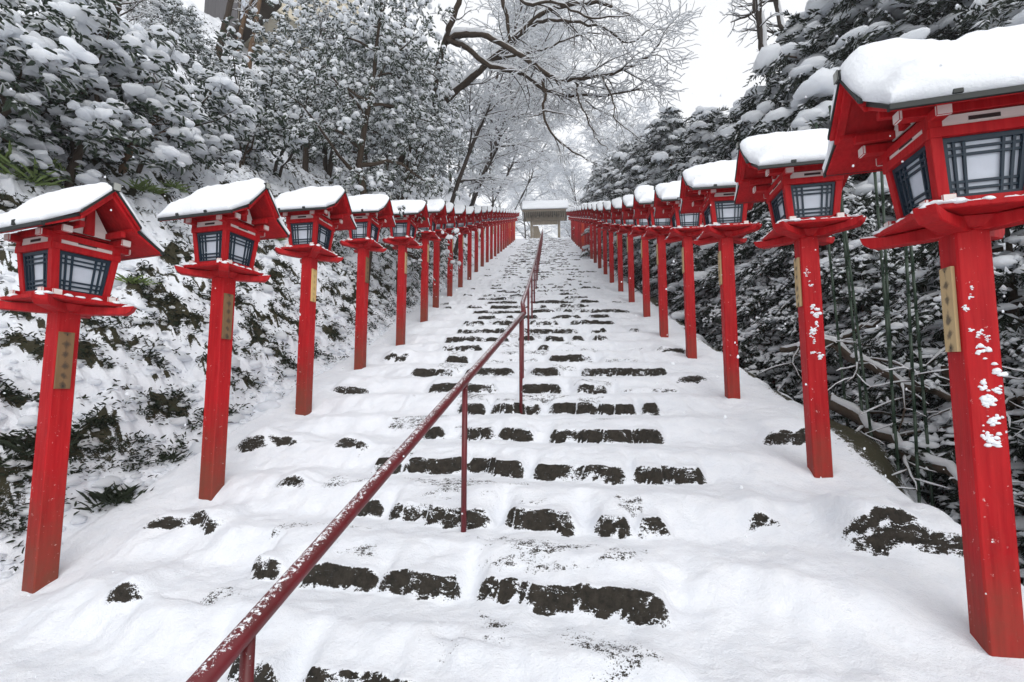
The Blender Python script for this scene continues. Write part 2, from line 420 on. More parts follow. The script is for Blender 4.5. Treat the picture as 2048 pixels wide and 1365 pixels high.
LEFT_PX = [((80, 1170), (135, 629)), ((423, 990), (452, 560)), ((607, 825), (623, 519)), ((720, 738), (733, 500)), ((801, 690), (804, 493)), ((848, 643), (851, 479))]
RIGHT_PX = [((1995, 1290), (1915, 472)), ((1640, 945), (1601, 482)), ((1465, 795), (1444, 480)), ((1383, 715), (1371, 478)), ((1328, 673), (1319, 473))]
LEAN = {('R', 0): (2.2, -1.6), ('R', 1): (1.2, -.8)}                       # degrees: toward the camera, to the right
def upv(side, i):
    a, b = LEAN.get((side, i), (0, 0)); return (math.sin(math.radians(b)), -math.sin(math.radians(a)), 1)
LB = [solve_post(*p) for p in LEFT_PX]; RB = [solve_post(*p, upv('R', i)) for i, p in enumerate(RIGHT_PX)]
def far_row(first, t, y_end, step):
    y = first; out = []
    while y < y_end:
        x, yy = to_world(np.array(y), np.array(t)); out.append(np.array([float(x), float(yy), float(P(y)) + .03])); y += step * rnd.uniform(.95, 1.05)
    return out
yl = float(to_path(LB[-1][0], LB[-1][1])[0]); yr = float(to_path(RB[-1][0], RB[-1][1])[0])
LB += far_row(yl + 1.36, -2.05, 33.6, 1.42); RB += far_row(yr + 1.42, 2.0, 33.2, 1.44)
MOUNDS += [(float(b[0]), float(b[1]), float(b[2] - ground_z(b[0], b[1]))) for b in LB[:9] + RB[:9]]
# stones half buried at the edges of the stairs: short steep faces in the snow (photograph pixel of the foot, half width, height)
for (px, py, hw, hh) in [(1865, 1122, .26, .085), (1775, 1108, .13, .05), (1585, 893, .16, .09), (580, 978, .07, .045), (400, 1078, .08, .07), (325, 1068, .10, .045), (238, 1212, .05, .05), (1345, 708, .16, .07), (1385, 768, .12, .05), (700, 790, .16, .07), (790, 727, .14, .07), (1530, 1062, .04, .03), (700, 900, .10, .06), (500, 903, .10, .10), (565, 893, .09, .05)]:
    p = hit(px, py); a_, b_ = to_path(np.array(p[0]), np.array(p[1])); LEDGES.append((float(a_), float(b_), hw, hh))
ROWS = np.concatenate([np.arange(-6, .6, .15), np.arange(.6, 6, .016), np.arange(6, 11, .028), np.arange(11, 36, .06), np.arange(36, 60, .8), np.arange(60, 121, 6)])
def sheet(name, tcols, kind_label):
    Y, T = np.meshgrid(ROWS, tcols, indexing='ij')
    z, st, ba = ground_full(Y, T); x, y = to_world(Y, T)
    V = np.stack([x, y, z], -1).reshape(-1, 3); nr, nc = Y.shape
    I = np.arange(nr * nc).reshape(nr, nc)
    q = np.stack([I[:-1, :-1], I[:-1, 1:], I[1:, 1:], I[1:, :-1]], -1).reshape(-1, 4)
    o = obj(name, np_mesh(name, V, quads=q, mats=[M_GROUND], smooth=True, attrs={'stone': st.ravel(), 'bare': ba.ravel()}))
    tag(o, kind_label, None, None, 'structure'); return o
tl = np.concatenate([-np.array([60, 45, 34, 27, 22, 18.5, 16, 14]), np.arange(-12.5, -6.5, .14), np.arange(-6.5, -2.6 + 1e-6, .05)]); tl[-1] = -2.6
tm = np.linspace(-2.6, 2.6, 221)
tr = np.concatenate([np.arange(2.6, 5, .08), np.arange(5, 12, .3), np.array([13, 15, 18, 22, 28, 36, 48, 60])])
sheet('hillside', tl, 'steep snow covered bank rising beside the left row of lanterns')
sheet('stone_stairs', tm, 'snow covered stone stairs climbing between the two rows of lanterns')
sheet('ravine', tr, 'snowy ground falling away behind the right row of lanterns')

# ------------------------------------------------------------------ red lanterns
HP = 1.5
def build_lantern_meshes():
    D = {}
    W = .055
    m = MB(); m.hexa([(-W, -W, -.9), (W, -W, -.9), (W, W, -.9), (-W, W, -.9), (-W, -W, HP + .01), (W, -W, HP + .01), (W, W, HP + .01), (-W, W, HP + .01)])
    D['post'] = m.mesh('post', [M_POST], bevel=.006)
    # tray: two crossed boat-shaped arms under a square board
    m = MB()
    prof = [(-.347, .066), (-.335, .034), (-.305, .010), (-.12, 0), (.12, 0), (.305, .010), (.335, .034), (.347, .066), (.25, .050), (-.25, .050)]
    def arm(ang_, dz, hw=.036):
        b0 = len(m.v); m.prism([(p[0], HP + p[1] + dz) for p in prof], 'y', -hw, hw, 0)
        ca, sa = math.cos(ang_), math.sin(ang_)
        for i in range(b0, len(m.v)):
            x, y, z = m.v[i]; m.v[i] = (x * ca - y * sa, x * sa + y * ca, z)
    arm(math.radians(45), 0); arm(math.radians(135), .002, .0355)
    b_, t_, h = HP + .056, HP + .077, .218
    m.hexa([(-.214, -.214, b_), (.214, -.214, b_), (.214, .214, b_), (-.214, .214, b_), (-h, -h, t_), (h, -h, t_), (h, h, t_), (-h, h, t_)], 0)
    m.hexa([(-.075, -.075, HP + .012), (.075, -.075, HP + .012), (.075, .075, HP + .012), (-.075, .075, HP + .012), (-.10, -.10, b_ - .002), (.10, -.10, b_ - .002), (.10, .10, b_ - .002), (-.10, .10, b_ - .002)], 0)
    D['tray'] = m.mesh('tray', [M_RED], bevel=.004)
    # box frame: sill rails with white ends, leaning corner posts, head rails, beams with white ends
    m = MB(); Z = HP + .079
    def rail(axis, s, hw, lo, hi, ext, cap=.012, mm=0):
        if axis == 'x': m.box(-ext, ext, s - hw, s + hw, lo, hi, mm)
        else: m.box(s - hw, s + hw, -ext, ext, lo, hi, mm)
        if cap:
            for e in (-1, 1):
                a0, a1 = (ext + .0005, ext + cap) if e > 0 else (-ext - cap, -ext - .0005)
                if axis == 'x': m.box(a0, a1, s - hw - .001, s + hw + .001, lo - .001, hi + .001, 1)
                else: m.box(s - hw - .001, s + hw + .001, a0, a1, lo - .001, hi + .001, 1)
    for s in (-.138, .138):
        rail('x', s, .021, Z, Z + .03, .185); rail('y', s, .0205, Z + .003, Z + .034, .183)
    z0, z1 = Z + .03, HP + .332
    h0, h1, pw = .136, .158, .024
    for sx in (-1, 1):
        for sy in (-1, 1):
            bt = [(sx * (h0 - pw), sy * (h0 - pw)), (sx * (h0 + pw * .6), sy * (h0 - pw)), (sx * (h0 + pw * .6), sy * (h0 + pw * .6)), (sx * (h0 - pw), sy * (h0 + pw * .6))]
            tp = [(sx * (h1 - pw), sy * (h1 - pw)), (sx * (h1 + pw * .6), sy * (h1 - pw)), (sx * (h1 + pw * .6), sy * (h1 + pw * .6)), (sx * (h1 - pw), sy * (h1 + pw * .6))]
            if sx * sy < 0: bt.reverse(); tp.reverse()
            m.hexa([(*p, z0) for p in bt] + [(*p, z1) for p in tp], 0)
            c = .155
            m.box(sx * c - .022, sx * c + .022, sy * c - .022, sy * c + .022, HP + .368, HP + .42, 0)
    for s in (-.158, .158):
        rail('x', s, .0225, HP + .330, HP + .368, .176, 0); rail('y', s, .022, HP + .3305, HP + .3675, .175, 0)
        rail('x', s * .97, .024, HP + .416, HP + .452, .255); rail('y', s * .97, .0235, HP + .390, HP + .424, .222)
    m.box(-.14, .14, -.14, .14, HP + .440, HP + .454, 0)                   # ceiling board
    D['box_frame'] = m.mesh('box_frame', [M_RED, M_WHITE], bevel=.002)
    # a window in face coordinates (front face, -y); u sideways, v up
    zb, zt = HP + .106, HP + .329
    def fp(u, v, dep):
        hw = (h0 - pw) + (h1 - h0) * v; yy = -(h0 + (h1 - h0) * v) + dep
        return (u * hw, yy, zb + (zt - zb) * v)
    m = MB()
    def bar(u0, u1, v0, v1, d0, d1):
        m.hexa([fp(u0, v0, d0), fp(u1, v0, d0), fp(u1, v0, d1), fp(u0, v0, d1), fp(u0, v1, d0), fp(u1, v1, d0), fp(u1, v1, d1), fp(u0, v1, d1)])
    F = .13
    bar(-1, -1 + F, 0, 1, -.004, .012); bar(1 - F, 1, 0, 1, -.004, .012)
    bar(-1 + F, 1 - F, 0, .075, -.0035, .012); bar(-1 + F, 1 - F, .925, 1, -.0035, .012)
    for u in (.70, .46):
        for s in (-1, 1): bar(s * u - .036, s * u + .036, .075, .925, .0005, .010)
    for v in (.17, .28, .72, .83): bar(-1 + F, 1 - F, v - .02, v + .02, .002, .0095)
    D['window'] = m.mesh('window', [M_LATT], bevel=0)
    m = MB(); m.hexa([fp(-.99, .01, .013), fp(.99, .01, .013), fp(.99, .01, .017), fp(-.99, .01, .017), fp(-.99, .99, .013), fp(.99, .99, .013), fp(.99, .99, .017), fp(-.99, .99, .017)])
    D['paper_pane'] = m.mesh('paper_pane', [M_PAPER])
    m = MB(); m.box(-.133, .133, -.168, -.152, HP + .3695, HP + .410, 0); m.box(-.048, .048, -.1705, -.168, HP + .383, HP + .397, 1)
    D['vent_panel'] = m.mesh('vent_panel', [M_WHITE, M_SLOT])
    # roof: steep upper gable over a shallower recessed skirt on both sides
    m = MB()
    RZ, KY, KZ, EY, EZ, XU, XL = HP + .692, .152, HP + .515, .312, HP + .408, .385, .355
    th = .018
    for s in (-1, 1):
        m.prism([(s * -.002, RZ - th), (s * KY, KZ - th), (s * KY, KZ), (s * -.002, RZ)], 'x', -XU, XU, 0)
        m.prism([(s * (KY - .03), KZ - .006 - th), (s * EY, EZ - th), (s * EY, EZ), (s * (KY - .03), KZ - .006)], 'x', -XL, XL, 0)
        # barge boards at each gable end and a moulding under the kink
        for e in (-1, 1):
            x0, x1 = sorted((e * (XU - .016), e * (XU - .05)))
            m.prism([(s * .0, RZ - th - .03), (s * (KY - .004), KZ - th - .022), (s * (KY - .004), KZ - th - .001), (s * .0, RZ - th - .001)], 'x', x0, x1, 0)
        m.box(-XL + .05, XL - .05, s * (KY - .045) - .014, s * (KY - .045) + .014, KZ - .06, KZ - .028, 0)
    D['roof'] = m.mesh('roof', [M_RED], bevel=.002)
    m = MB()
    for s in (-1, 1):
        for e in (-1, 1):
            x0, x1 = sorted((e * (XU - .014), e * (XU + .006)))
            m.prism([(s * -.001, RZ - .007), (s * (KY + .006), KZ - .010), (s * (KY + .006), KZ + .008), (s * -.001, RZ + .011)], 'x', x0, x1, 0)
            x0, x1 = sorted((e * (XL - .014), e * (XL + .006)))
            m.prism([(s * (KY - .01), KZ - .016), (s * (EY + .006), EZ - .012), (s * (EY + .006), EZ + .006), (s * (KY - .01), KZ + .002)], 'x', x0, x1, 0)
        y0, y1 = sorted((s * (EY - .012), s * (EY + .010)))
        m.box(-XL - .007, XL + .007, y0, y1, EZ - .014, EZ + .008, 0)
        for xx in (-.16, .12):                                              # snow guards
            y0, y1 = sorted((s * (EY - .03), s * (EY + .016)))
            m.box(xx - .016, xx + .016, y0, y1, EZ + .0085, EZ + .038, 0)
    m.box(-XU - .012, XU + .012, -.02, .02, RZ - .008, RZ + .034, 0)
    for e in (-1, 1):
        x0, x1 = sorted((e * (XU + .0125), e * (XU + .018))); m.box(x0, x1, -.021, .021, RZ - .009, RZ + .036, 1)
    D['roof_trim'] = m.mesh('roof_trim', [M_BLACK, flat('grey_cap_end', (.32, .33, .31), .7)], bevel=.002)
    m = MB()
    m.prism([(-.125, HP + .452), (.125, HP + .452), (.02, HP + .628), (-.02, HP + .628)], 'x', .150, .158, 1)
    m.prism([(-.026, HP + .452), (.026, HP + .452), (.018, HP + .63), (-.018, HP + .63)], 'x', .1585, .178, 0)
    D['gable_panel'] = m.mesh('gable_panel', [M_RED, M_WHITE])
    # roof snow: pillow over both slopes
    def cap(name, thick, seed):
        nu, nv = 34, 40
        us = np.linspace(-1, 1, nu); vs = np.linspace(-1, 1, nv)
        U, Vv = np.meshgrid(us, vs, indexing='ij')
        U2 = np.sign(U) * (1 - (1 - np.abs(U)) ** 1.5); V2 = np.sign(Vv) * (1 - (1 - np.abs(Vv)) ** 1.5)
        a = np.abs(V2)
        yy = np.sign(V2) * np.interp(a, [0, .5, 1], [0, KY, EY + .008]); zz = np.interp(a, [0, .5, 1], [RZ, KZ, EZ])
        xl = np.interp(a, [0, .3, .8, 1], [XU + .004, XU + .004, XL + .004, XL + .004])
        edge = np.minimum(1 - np.abs(U2), 1) * xl / .15; edv = (1 - a) * .33 / .10
        rnd_ = (np.sin(np.clip(edge, 0, 1) * np.pi / 2) * np.sin(np.clip(edv, 0, 1) * np.pi / 2)) ** .7
        nx = fbm(U2 * 5 + 9, V2 * 5, seed, 3) - .5; n2 = fbm(U2 * 1.6, V2 * 1.6 + 5, seed + 5, 2) - .5
        T = thick * (.22 + .78 * rnd_) * (1 + .65 * n2 + .38 * nx)
        ridge = np.exp(-(V2 / .35) ** 2); T = T * (1 - .18 * ridge)
        ny = np.sign(V2) * np.interp(a, [0, .15, .5, .8, 1], [0, .55, .55, .5, .62]); nz = np.sqrt(1 - ny ** 2)
        slide = .018 * rnd_ * (1 + 2 * n2)
        top = np.stack([U2 * (xl + .012 * rnd_ * (1 + 1.5 * nx)), yy + ny * T * .75, zz + .013 + nz * T], -1)
        bot = np.stack([U2 * (xl - .002), yy * .995, zz + .004 + 0 * T], -1)
        V = np.concatenate([top.reshape(-1, 3), bot.reshape(-1, 3)]); n = nu * nv
        I = np.arange(n).reshape(nu, nv)
        q = np.stack([I[:-1, :-1], I[1:, :-1], I[1:, 1:], I[:-1, 1:]], -1).reshape(-1, 4)
        qs = [q, q[:, ::-1] + n]
        rim = np.concatenate([I[0, :], I[1:, -1], I[-1, -2::-1], I[-2:0:-1, 0]])
        r2 = np.roll(rim, -1); qs.append(np.stack([rim, r2, r2 + n, rim + n], -1))
        return np_mesh(name, V, quads=np.concatenate(qs), mats=[M_SNOW], smooth=True)
    D['snow_cap'] = [cap('snow_cap', h_, 3 + 5 * i_) for i_, h_ in enumerate((.070, .082, .074, .090, .128, .105, .118, .096))]
    # snow along the tray rim
    def ledge(name, seed, amt):
        V = []; T = []
        g = np.random.default_rng(seed)
        c = []; r = []
        for k in range(4):
            for u in np.linspace(-.215, .215, 15):
                if g.random() < amt:
                    d = .195 + g.uniform(-.02, .012); p = [(u, -d), (d, u), (u, d), (-d, u)][k]
                    c.append((p[0], p[1], HP + .077)); s = g.uniform(.014, .026); r.append((s * 1.2, s * 1.2, s * g.uniform(.35, .75)))
        for k in range(4):
            a = math.radians(45 + 90 * k)
            for rr in np.linspace(.27, .325, 4): c.append((rr * math.cos(a), rr * math.sin(a), HP + .052 + (rr - .25) * .12)); s = g.uniform(.02, .03); r.append((s, s, s * .5))
        V, T = blobs(np.array(c), np.array(r), g, 1)
        return np_mesh(name, V, tris=T, mats=[M_SNOW], smooth=True)
    D['tray_snow'] = [ledge('tray_snow', 4, .35), ledge('tray_snow', 5, .85)]
    for nm, mt, sgn in (('plaque_a', M_PLQ, 1), ('plaque_b', M_PLQ2, -1), ('plaque_c', M_PLQ3, 1), ('plaque_d', M_PLQ2, 1)):
        m = MB(); m.box(*( (0.0005, .013) if sgn > 0 else (-.013, -.0005)), -.036, .036, -.16, .16, 0)
        for zz in (-.145, .145):
            x0, x1 = (.013, .0145) if sgn > 0 else (-.0145, -.013); m.box(x0, x1, -.004, .004, zz - .004, zz + .004, 1)
        D[nm] = m.mesh('name_plaque', [mt, M_BLACK], bevel=.0015)
    return D

# icospheres for snow clumps
def ico(level):
    t = (1 + 5 ** .5) / 2
    v = [(-1, t, 0), (1, t, 0), (-1, -t, 0), (1, -t, 0), (0, -1, t), (0, 1, t), (0, -1, -t), (0, 1, -t), (t, 0, -1), (t, 0, 1), (-t, 0, -1), (-t, 0, 1)]
    f = [(0, 11, 5), (0, 5, 1), (0, 1, 7), (0, 7, 10), (0, 10, 11), (1, 5, 9), (5, 11, 4), (11, 10, 2), (10, 7, 6), (7, 1, 8), (3, 9, 4), (3, 4, 2), (3, 2, 6), (3, 6, 8), (3, 8, 9), (4, 9, 5), (2, 4, 11), (6, 2, 10), (8, 6, 7), (9, 8, 1)]
    v = [np.array(p) / np.linalg.norm(p) for p in v]
    for _ in range(level):
        nf = []; mid = {}
        def md(a, b):
            k = (min(a, b), max(a, b))
            if k not in mid: p = v[a] + v[b]; v.append(p / np.linalg.norm(p)); mid[k] = len(v) - 1
            return mid[k]
        for a, b, c in f:
            x, y, z = md(a, b), md(b, c), md(c, a); nf += [(a, x, z), (b, y, x), (c, z, y), (x, y, z)]
        f = nf
    return np.array(v), np.array(f)
ICO = [ico(0), ico(1), ico(2)]
def blobs(c, r, g, level=1, jit=.16):
    """many lumpy flattened balls: centres (n,3), radii (n,3) -> V, T"""
    v, f = ICO[level]; n = len(c); a = g.uniform(0, 6.283, n); ca, sa = np.cos(a), np.sin(a)
    j = 1 + g.uniform(-jit, jit, (n, len(v)))
    p = v[None] * j[..., None] * np.asarray(r)[:, None, :]
    x = p[..., 0] * ca[:, None] - p[..., 1] * sa[:, None]; y = p[..., 0] * sa[:, None] + p[..., 1] * ca[:, None]
    z = np.where(p[..., 2] < 0, p[..., 2] * .45, p[..., 2])
    V = np.stack([x, y, z], -1) + np.asarray(c)[:, None, :]
    T = f[None] + (np.arange(n) * len(v))[:, None, None]
    return V.reshape(-1, 3), T.reshape(-1, 3)

LM = build_lantern_meshes()
def make_lantern(name_loc, yaw, side, snow_i, tray_i, post_mat=None, plaque=None, plaque_z=1.22, lean=(0, 0), hs=(.93, .97)):
    r = empty('red_lantern', name_loc, -yaw); r.rotation_euler = (lean[0], lean[1], -yaw)
    p = obj('post', LM['post'], r)
    if post_mat:
        p.material_slots[0].link = 'OBJECT'; p.material_slots[0].material = post_mat
    if plaque:
        q = obj('name_plaque', LM[plaque], r); q.location = (.055 if side == 'L' else -.055, -.012 if side == 'L' else .0, plaque_z)
    t = obj('tray', LM['tray'], r); obj('snow', LM['tray_snow'][tray_i], t)['kind'] = 'stuff'
    obj('box_frame', LM['box_frame'], r)
    for k in range(4):
        w = obj('window', LM['window'], r); w.rotation_euler = (0, 0, k * math.pi / 2); obj('paper_pane', LM['paper_pane'], w)
        v = obj('vent_panel', LM['vent_panel'], r); v.rotation_euler = (0, 0, k * math.pi / 2)
    for k in range(2):
        g = obj('gable_panel', LM['gable_panel'], r); g.rotation_euler = (0, 0, k * math.pi)
    rf = obj('roof', LM['roof'], r); obj('roof_trim', LM['roof_trim'], rf); obj('snow_cap', LM['snow_cap'][snow_i], rf)
    for ch in r.children:
        if not ch.name.startswith(('post', 'name_plaque')):
            ch.scale = (hs[0], hs[0], hs[1]); ch.location.z = HP * (1 - hs[1])
    return r

ORD = "first second third fourth fifth sixth seventh eighth ninth tenth eleventh twelfth thirteenth fourteenth fifteenth sixteenth seventeenth eighteenth nineteenth twentieth".split()
ORD += ["twenty-" + w for w in ORD[:9]]
def lab(side, i):
    if side == 'L':
        sp = ["red wooden lantern with dark wood name plaque, lowest of the row below the snowy bank",
              "red wooden lantern with blackened plaque, between the lowest left lantern and the yellow plaque one",
              "red wooden lantern with a yellow plaque edge on its post, left row"]
        if i < 3: return sp[i]
        return f"{ORD[i]} red lantern up the stairs in the row along the left bank"
    sp = ["big red lantern with pale plaque and snow splats, cut by the right photo edge",
          "red lantern with thin pale plaque and small snow splats, next above the biggest lantern",
          "third red lantern up the right row, leaning post beside the dark cedars"]
    if i < 3: return sp[i]
    return f"{ORD[i]} red lantern up the stairs in the row along the right edge"
LY = [20, 15, 10, 8.5, 7.5]; RY = [15, 12, 9, 8, 7]
LANT = {'L': [], 'R': []}
for side, B in (('L', LB), ('R', RB)):
    for i, b in enumerate(B):
        yaw = math.radians((LY if side == 'L' else RY)[i] if i < 5 else 5.5 + rnd.uniform(-1.5, 1.5))
        if side == 'L': pl = ['plaque_a', 'plaque_a', 'plaque_c', 'plaque_a', 'plaque_d'][i] if i < 5 else ('plaque_d' if i % 3 else None)
        else: pl = 'plaque_b' if i < 8 else None
        pm = None if side == 'L' else M_POSTR
        if i > 9: pm = rnd.choice([pm, pm, M_POST3, M_POST3, M_POST2 if i > 13 else pm])
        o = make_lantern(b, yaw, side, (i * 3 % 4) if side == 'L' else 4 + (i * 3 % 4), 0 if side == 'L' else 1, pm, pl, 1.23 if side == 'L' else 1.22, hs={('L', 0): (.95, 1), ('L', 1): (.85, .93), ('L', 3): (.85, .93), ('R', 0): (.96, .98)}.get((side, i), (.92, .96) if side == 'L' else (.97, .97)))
        if (side, i) in LEAN:
            a, c_ = [math.radians(v) for v in LEAN[(side, i)]]
            from mathutils import Matrix
            o.rotation_euler = (Matrix.Rotation(a, 3, 'X') @ Matrix.Rotation(c_, 3, 'Y') @ Matrix.Rotation(-yaw, 3, 'Z')).to_euler()
        tag(o, lab(side, i), 'lantern', 'red lanterns lining the stairs on the left' if side == 'L' else 'red lanterns lining the stairs on the right')
        LANT[side].append(o)

# wet snow stuck to the front of the two nearest right posts
for i, n in ((0, 22), (1, 16)):
    g = np.random.default_rng(50 + i); c = []; r = []
    for k in range(n):
        z = g.uniform(.70, 1.22) if k > 4 else g.uniform(1.1, 1.3); x = g.normal(-.006 + .012 * math.sin(z * 9), .018); s = g.uniform(.006, .013) * (1.25 if z < 1.05 else .6)
        for _ in range(11): u = s * g.uniform(.25, .85); c.append((x + g.normal(0, s * .8), -.0555, z + g.normal(0, s * .9))); r.append((u, .5 * u, u * g.uniform(.7, 1.2)))
    V, T = blobs(np.zeros((len(c), 3)), np.array(r)[:, [0, 0, 2]] * 1.0, g, 1)
    V = V.reshape(len(c), -1, 3); V[..., 1] *= .6; V = (V + np.array(c)[:, None, :]).reshape(-1, 3)
    obj('snow_splats', np_mesh('snow_splats', V, tris=T, mats=[M_SNOW], smooth=True), LANT['R'][i])['kind'] = 'stuff'

# ------------------------------------------------------------------ handrails down the middle
def rail_thing(label, top, bases, rr=.0235, pr=.0155):
    o = empty('handrail', tuple(top[0]))
    m = MB(); m.tube([Vector(p) - o.location for p in top], rr, 14)
    obj('rail', m.mesh('rail', [M_RAIL], smooth=True), o)
    for (b, t) in bases:
        m = MB(); m.tube([Vector(b) - o.location, Vector(t) - o.location], pr, 10)
        obj('post', m.mesh('post', [M_RAIL], smooth=True), o)
    tag(o, label, 'handrail', 'handrails up the middle of the stairs')
p1 = at(930, 762, 2.69); p2 = at(1042, 634, 4.34); d12 = (p2 - p1)
def on(y): return p1 + d12 * ((y - 2.69) / (4.34 - 2.69))
A = [on(.55), on(1.144), on(2.69), on(4.44)]
posts = []
for y in (1.13, 2.69, 4.33):
    t = on(y); posts.append(((t[0], t[1], t[2] - .015 - (.86 if y > 1.2 else .95)), (t[0], t[1], t[2] - .012)))
rail_thing('dark red pipe handrail dusted with snow, reaching into the foreground', A, posts)
B2 = []; posts = []
ys = [4.55] + list(np.arange(5.2, 33, 1.62))
for y in ys:
    x = float(xc(np.array(y))) + (-.02); z = float(P(y)) + .86
    if y == 4.55: z = on(4.44)[2] + .03; x = on(4.44)[0] + .012
    B2.append((x, y, z))
    if y > 4.6: posts.append(((x, y, float(P(y)) - .15), (x, y, z - .01)))
rail_thing('dark red pipe handrail climbing on to the gate, higher up the stairs', B2, posts)

# ------------------------------------------------------------------ vegetation builders
class Tubes:
    """tapered branches and the snow lying along them, as two numpy meshes"""
    def __init__(s): s.bv = []; s.bq = []; s.n = 0; s.sv = []; s.sq = []; s.m = 0
    def _add(s, pts, rad, sides, snow=False):
        pts = np.asarray(pts, float); n = len(pts)
        d = np.gradient(pts, axis=0); d /= np.maximum(np.linalg.norm(d, axis=1, keepdims=True), 1e-9)
        ref = np.where(np.abs(d[:, 2:3]) > .92, np.array([[1., 0, 0]]), np.array([[0, 0, 1.]]))
        u = np.cross(d, ref); u /= np.maximum(np.linalg.norm(u, axis=1, keepdims=True), 1e-9); w = np.cross(u, d)
        a = np.arange(sides) * 2 * np.pi / sides
        ring = pts[:, None, :] + (u[:, None, :] * np.cos(a)[None, :, None] + w[:, None, :] * np.sin(a)[None, :, None]) * np.asarray(rad)[:, None, None]
        I = np.arange(n * sides).reshape(n, sides); J = np.roll(I, -1, 1)
        q = np.stack([I[:-1], J[:-1], J[1:], I[1:]], -1).reshape(-1, 4)
        if snow: s.sv.append(ring.reshape(-1, 3)); s.sq.append(q + s.m); s.m += n * sides
        else: s.bv.append(ring.reshape(-1, 3)); s.bq.append(q + s.n); s.n += n * sides
    def branch(s, pts, rad, sides=5, snow=.8, smin=.008, g=None):
        pts = np.asarray(pts, float); rad = np.asarray(rad, float)
        s._add(pts, rad, sides)
        if snow > 0:
            d = np.gradient(pts, axis=0); d /= np.maximum(np.linalg.norm(d, axis=1, keepdims=True), 1e-9)
            flatness = np.clip(1.5 - np.abs(d[:, 2]) * 1.35, 0, 1)
            sr = np.maximum(rad * snow, smin) * flatness
            if g is not None: sr = sr * g.uniform(.6, 1.25, len(sr))
            sr[0] *= .3; sr[-1] *= .3
            if sr.max() > .003:
                off = np.zeros_like(pts); off[:, 2] = rad * .8 + sr * .45
                s._add(pts + off, sr, max(5, sides - 1), True)
    def wood(s, name, mat): return np_mesh(name, np.concatenate(s.bv), quads=np.concatenate(s.bq), mats=[mat], smooth=True)
    def snow(s, name): return np_mesh(name, np.concatenate(s.sv), quads=np.concatenate(s.sq), mats=[M_SNOWF], smooth=True)

def wander(g, p0, d0, L, n, bend=.25, up=0.0):
    p = np.array(p0, float); d = np.array(d0, float); d /= np.linalg.norm(d); out = [p.copy()]
    for _ in range(n):
        d = d + g.normal(0, bend, 3) * .6; d[2] += up; d /= np.linalg.norm(d); p = p + d * L / n; out.append(p.copy())
    return np.array(out)

def twigs(T, g, pts, rad, level, L, count, maxlev=3, snow=.9, smin=.008, spread=1.0, droop=-.06, start=.15):
    """side branches in flat, slightly drooping sprays"""
    n = len(pts)
    for k in range(count):
        f = start + (1 - start) * (k + g.random()) / count; x = f * (n - 1); i = min(int(x), n - 2); p = pts[i] + (pts[i + 1] - pts[i]) * (x - i)
        d = pts[i + 1] - pts[i]; d /= np.linalg.norm(d)
        side = np.cross(d, [0, 0, 1.]); sn = np.linalg.norm(side)
        side = side / sn if sn > .2 else np.array([math.cos(g.uniform(0, 6.28)), math.sin(g.uniform(0, 6.28)), 0])
        sg = 1 if (k % 2) else -1
        dd = d * g.uniform(.4, 1.0) + side * sg * g.uniform(.4, 1.1) * spread + np.array([0, 0, g.uniform(-.25, .35)])
        l = L * g.uniform(.55, 1.15) * (1.15 - .55 * f)
        q = wander(g, p, dd, l, 6 if level < 2 else 4, .26, droop)
        r0 = max(.003, min(rad[i] * .55, .022 / (level + .6))); r = np.linspace(r0, max(.0018, r0 * .3), len(q))
        T.branch(q, r, 5 if level < 2 else 4, snow, smin, g)
        if level < maxlev: twigs(T, g, q, r, level + 1, L * .5, max(3, int(count * .62)), maxlev, snow, smin, spread, droop, .2)

def leaves(P, D, Nn, L, W, fold=.25):
    """folded lens-shaped leaves: base P, direction D, normal Nn"""
    D = D / np.linalg.norm(D, axis=1, keepdims=True); S = np.cross(D, Nn); S /= np.maximum(np.linalg.norm(S, axis=1, keepdims=True), 1e-6)
    U = np.cross(S, D); L = L[:, None]; W = W[:, None]
    b = P; t = P + D * L - U * L * .18
    l1 = P + D * L * .3 + S * W * .5 + U * W * fold; l2 = P + D * L * .68 + S * W * .42 + U * (W * fold - L * .05)
    r1 = P + D * L * .3 - S * W * .5 + U * W * fold; r2 = P + D * L * .68 - S * W * .42 + U * (W * fold - L * .05)
    V = np.stack([b, l1, l2, t, r2, r1], 1); n = len(P)
    q = np.array([[0, 1, 2, 3], [0, 3, 4, 5]])[None] + (np.arange(n) * 6)[:, None, None]
    return V.reshape(-1, 3), q.reshape(-1, 4)

def strips(P, D, L, W, H):
    """little ridges of snow lying along leaves"""
    D = D / np.linalg.norm(D, axis=1, keepdims=True); S = np.cross(D, np.array([0, 0, 1.])); S /= np.maximum(np.linalg.norm(S, axis=1, keepdims=True), 1e-6)
    m_ = P + D * (L * .5)[:, None]; z = np.zeros_like(P); z[:, 2] = H
    V = np.stack([P, P + D * L[:, None], m_ + S * W[:, None] * .5, m_ - S * W[:, None] * .5, m_ + z, m_ - z * .2], 1)
    f = np.array([(0, 2, 4), (2, 1, 4), (1, 3, 4), (3, 0, 4), (2, 0, 5), (1, 2, 5), (3, 1, 5), (0, 3, 5)])
    return V.reshape(-1, 3), (f[None] + (np.arange(len(P)) * 6)[:, None, None]).reshape(-1, 3)

def sprig_cloud(g, pts, out, n_leaf, Ll, Lw, rad, droop=.5):
    """n_leaf leaves round every sprig point"""
    n = len(pts); k = n * n_leaf
    a = g.uniform(0, 6.283, k); o = np.repeat(out, n_leaf, 0)
    D = np.stack([np.cos(a), np.sin(a), g.uniform(-droop - .4, .35, k)], -1) + o * .7
    P0 = np.repeat(pts, n_leaf, 0) + g.normal(0, rad * .45, (k, 3))
    Nn = np.tile([0, 0, 1.], (k, 1)) + g.normal(0, .45, (k, 3))
    s = g.uniform(.65, 1.25, k)
    return P0, D, Nn, Ll * s, Lw * s

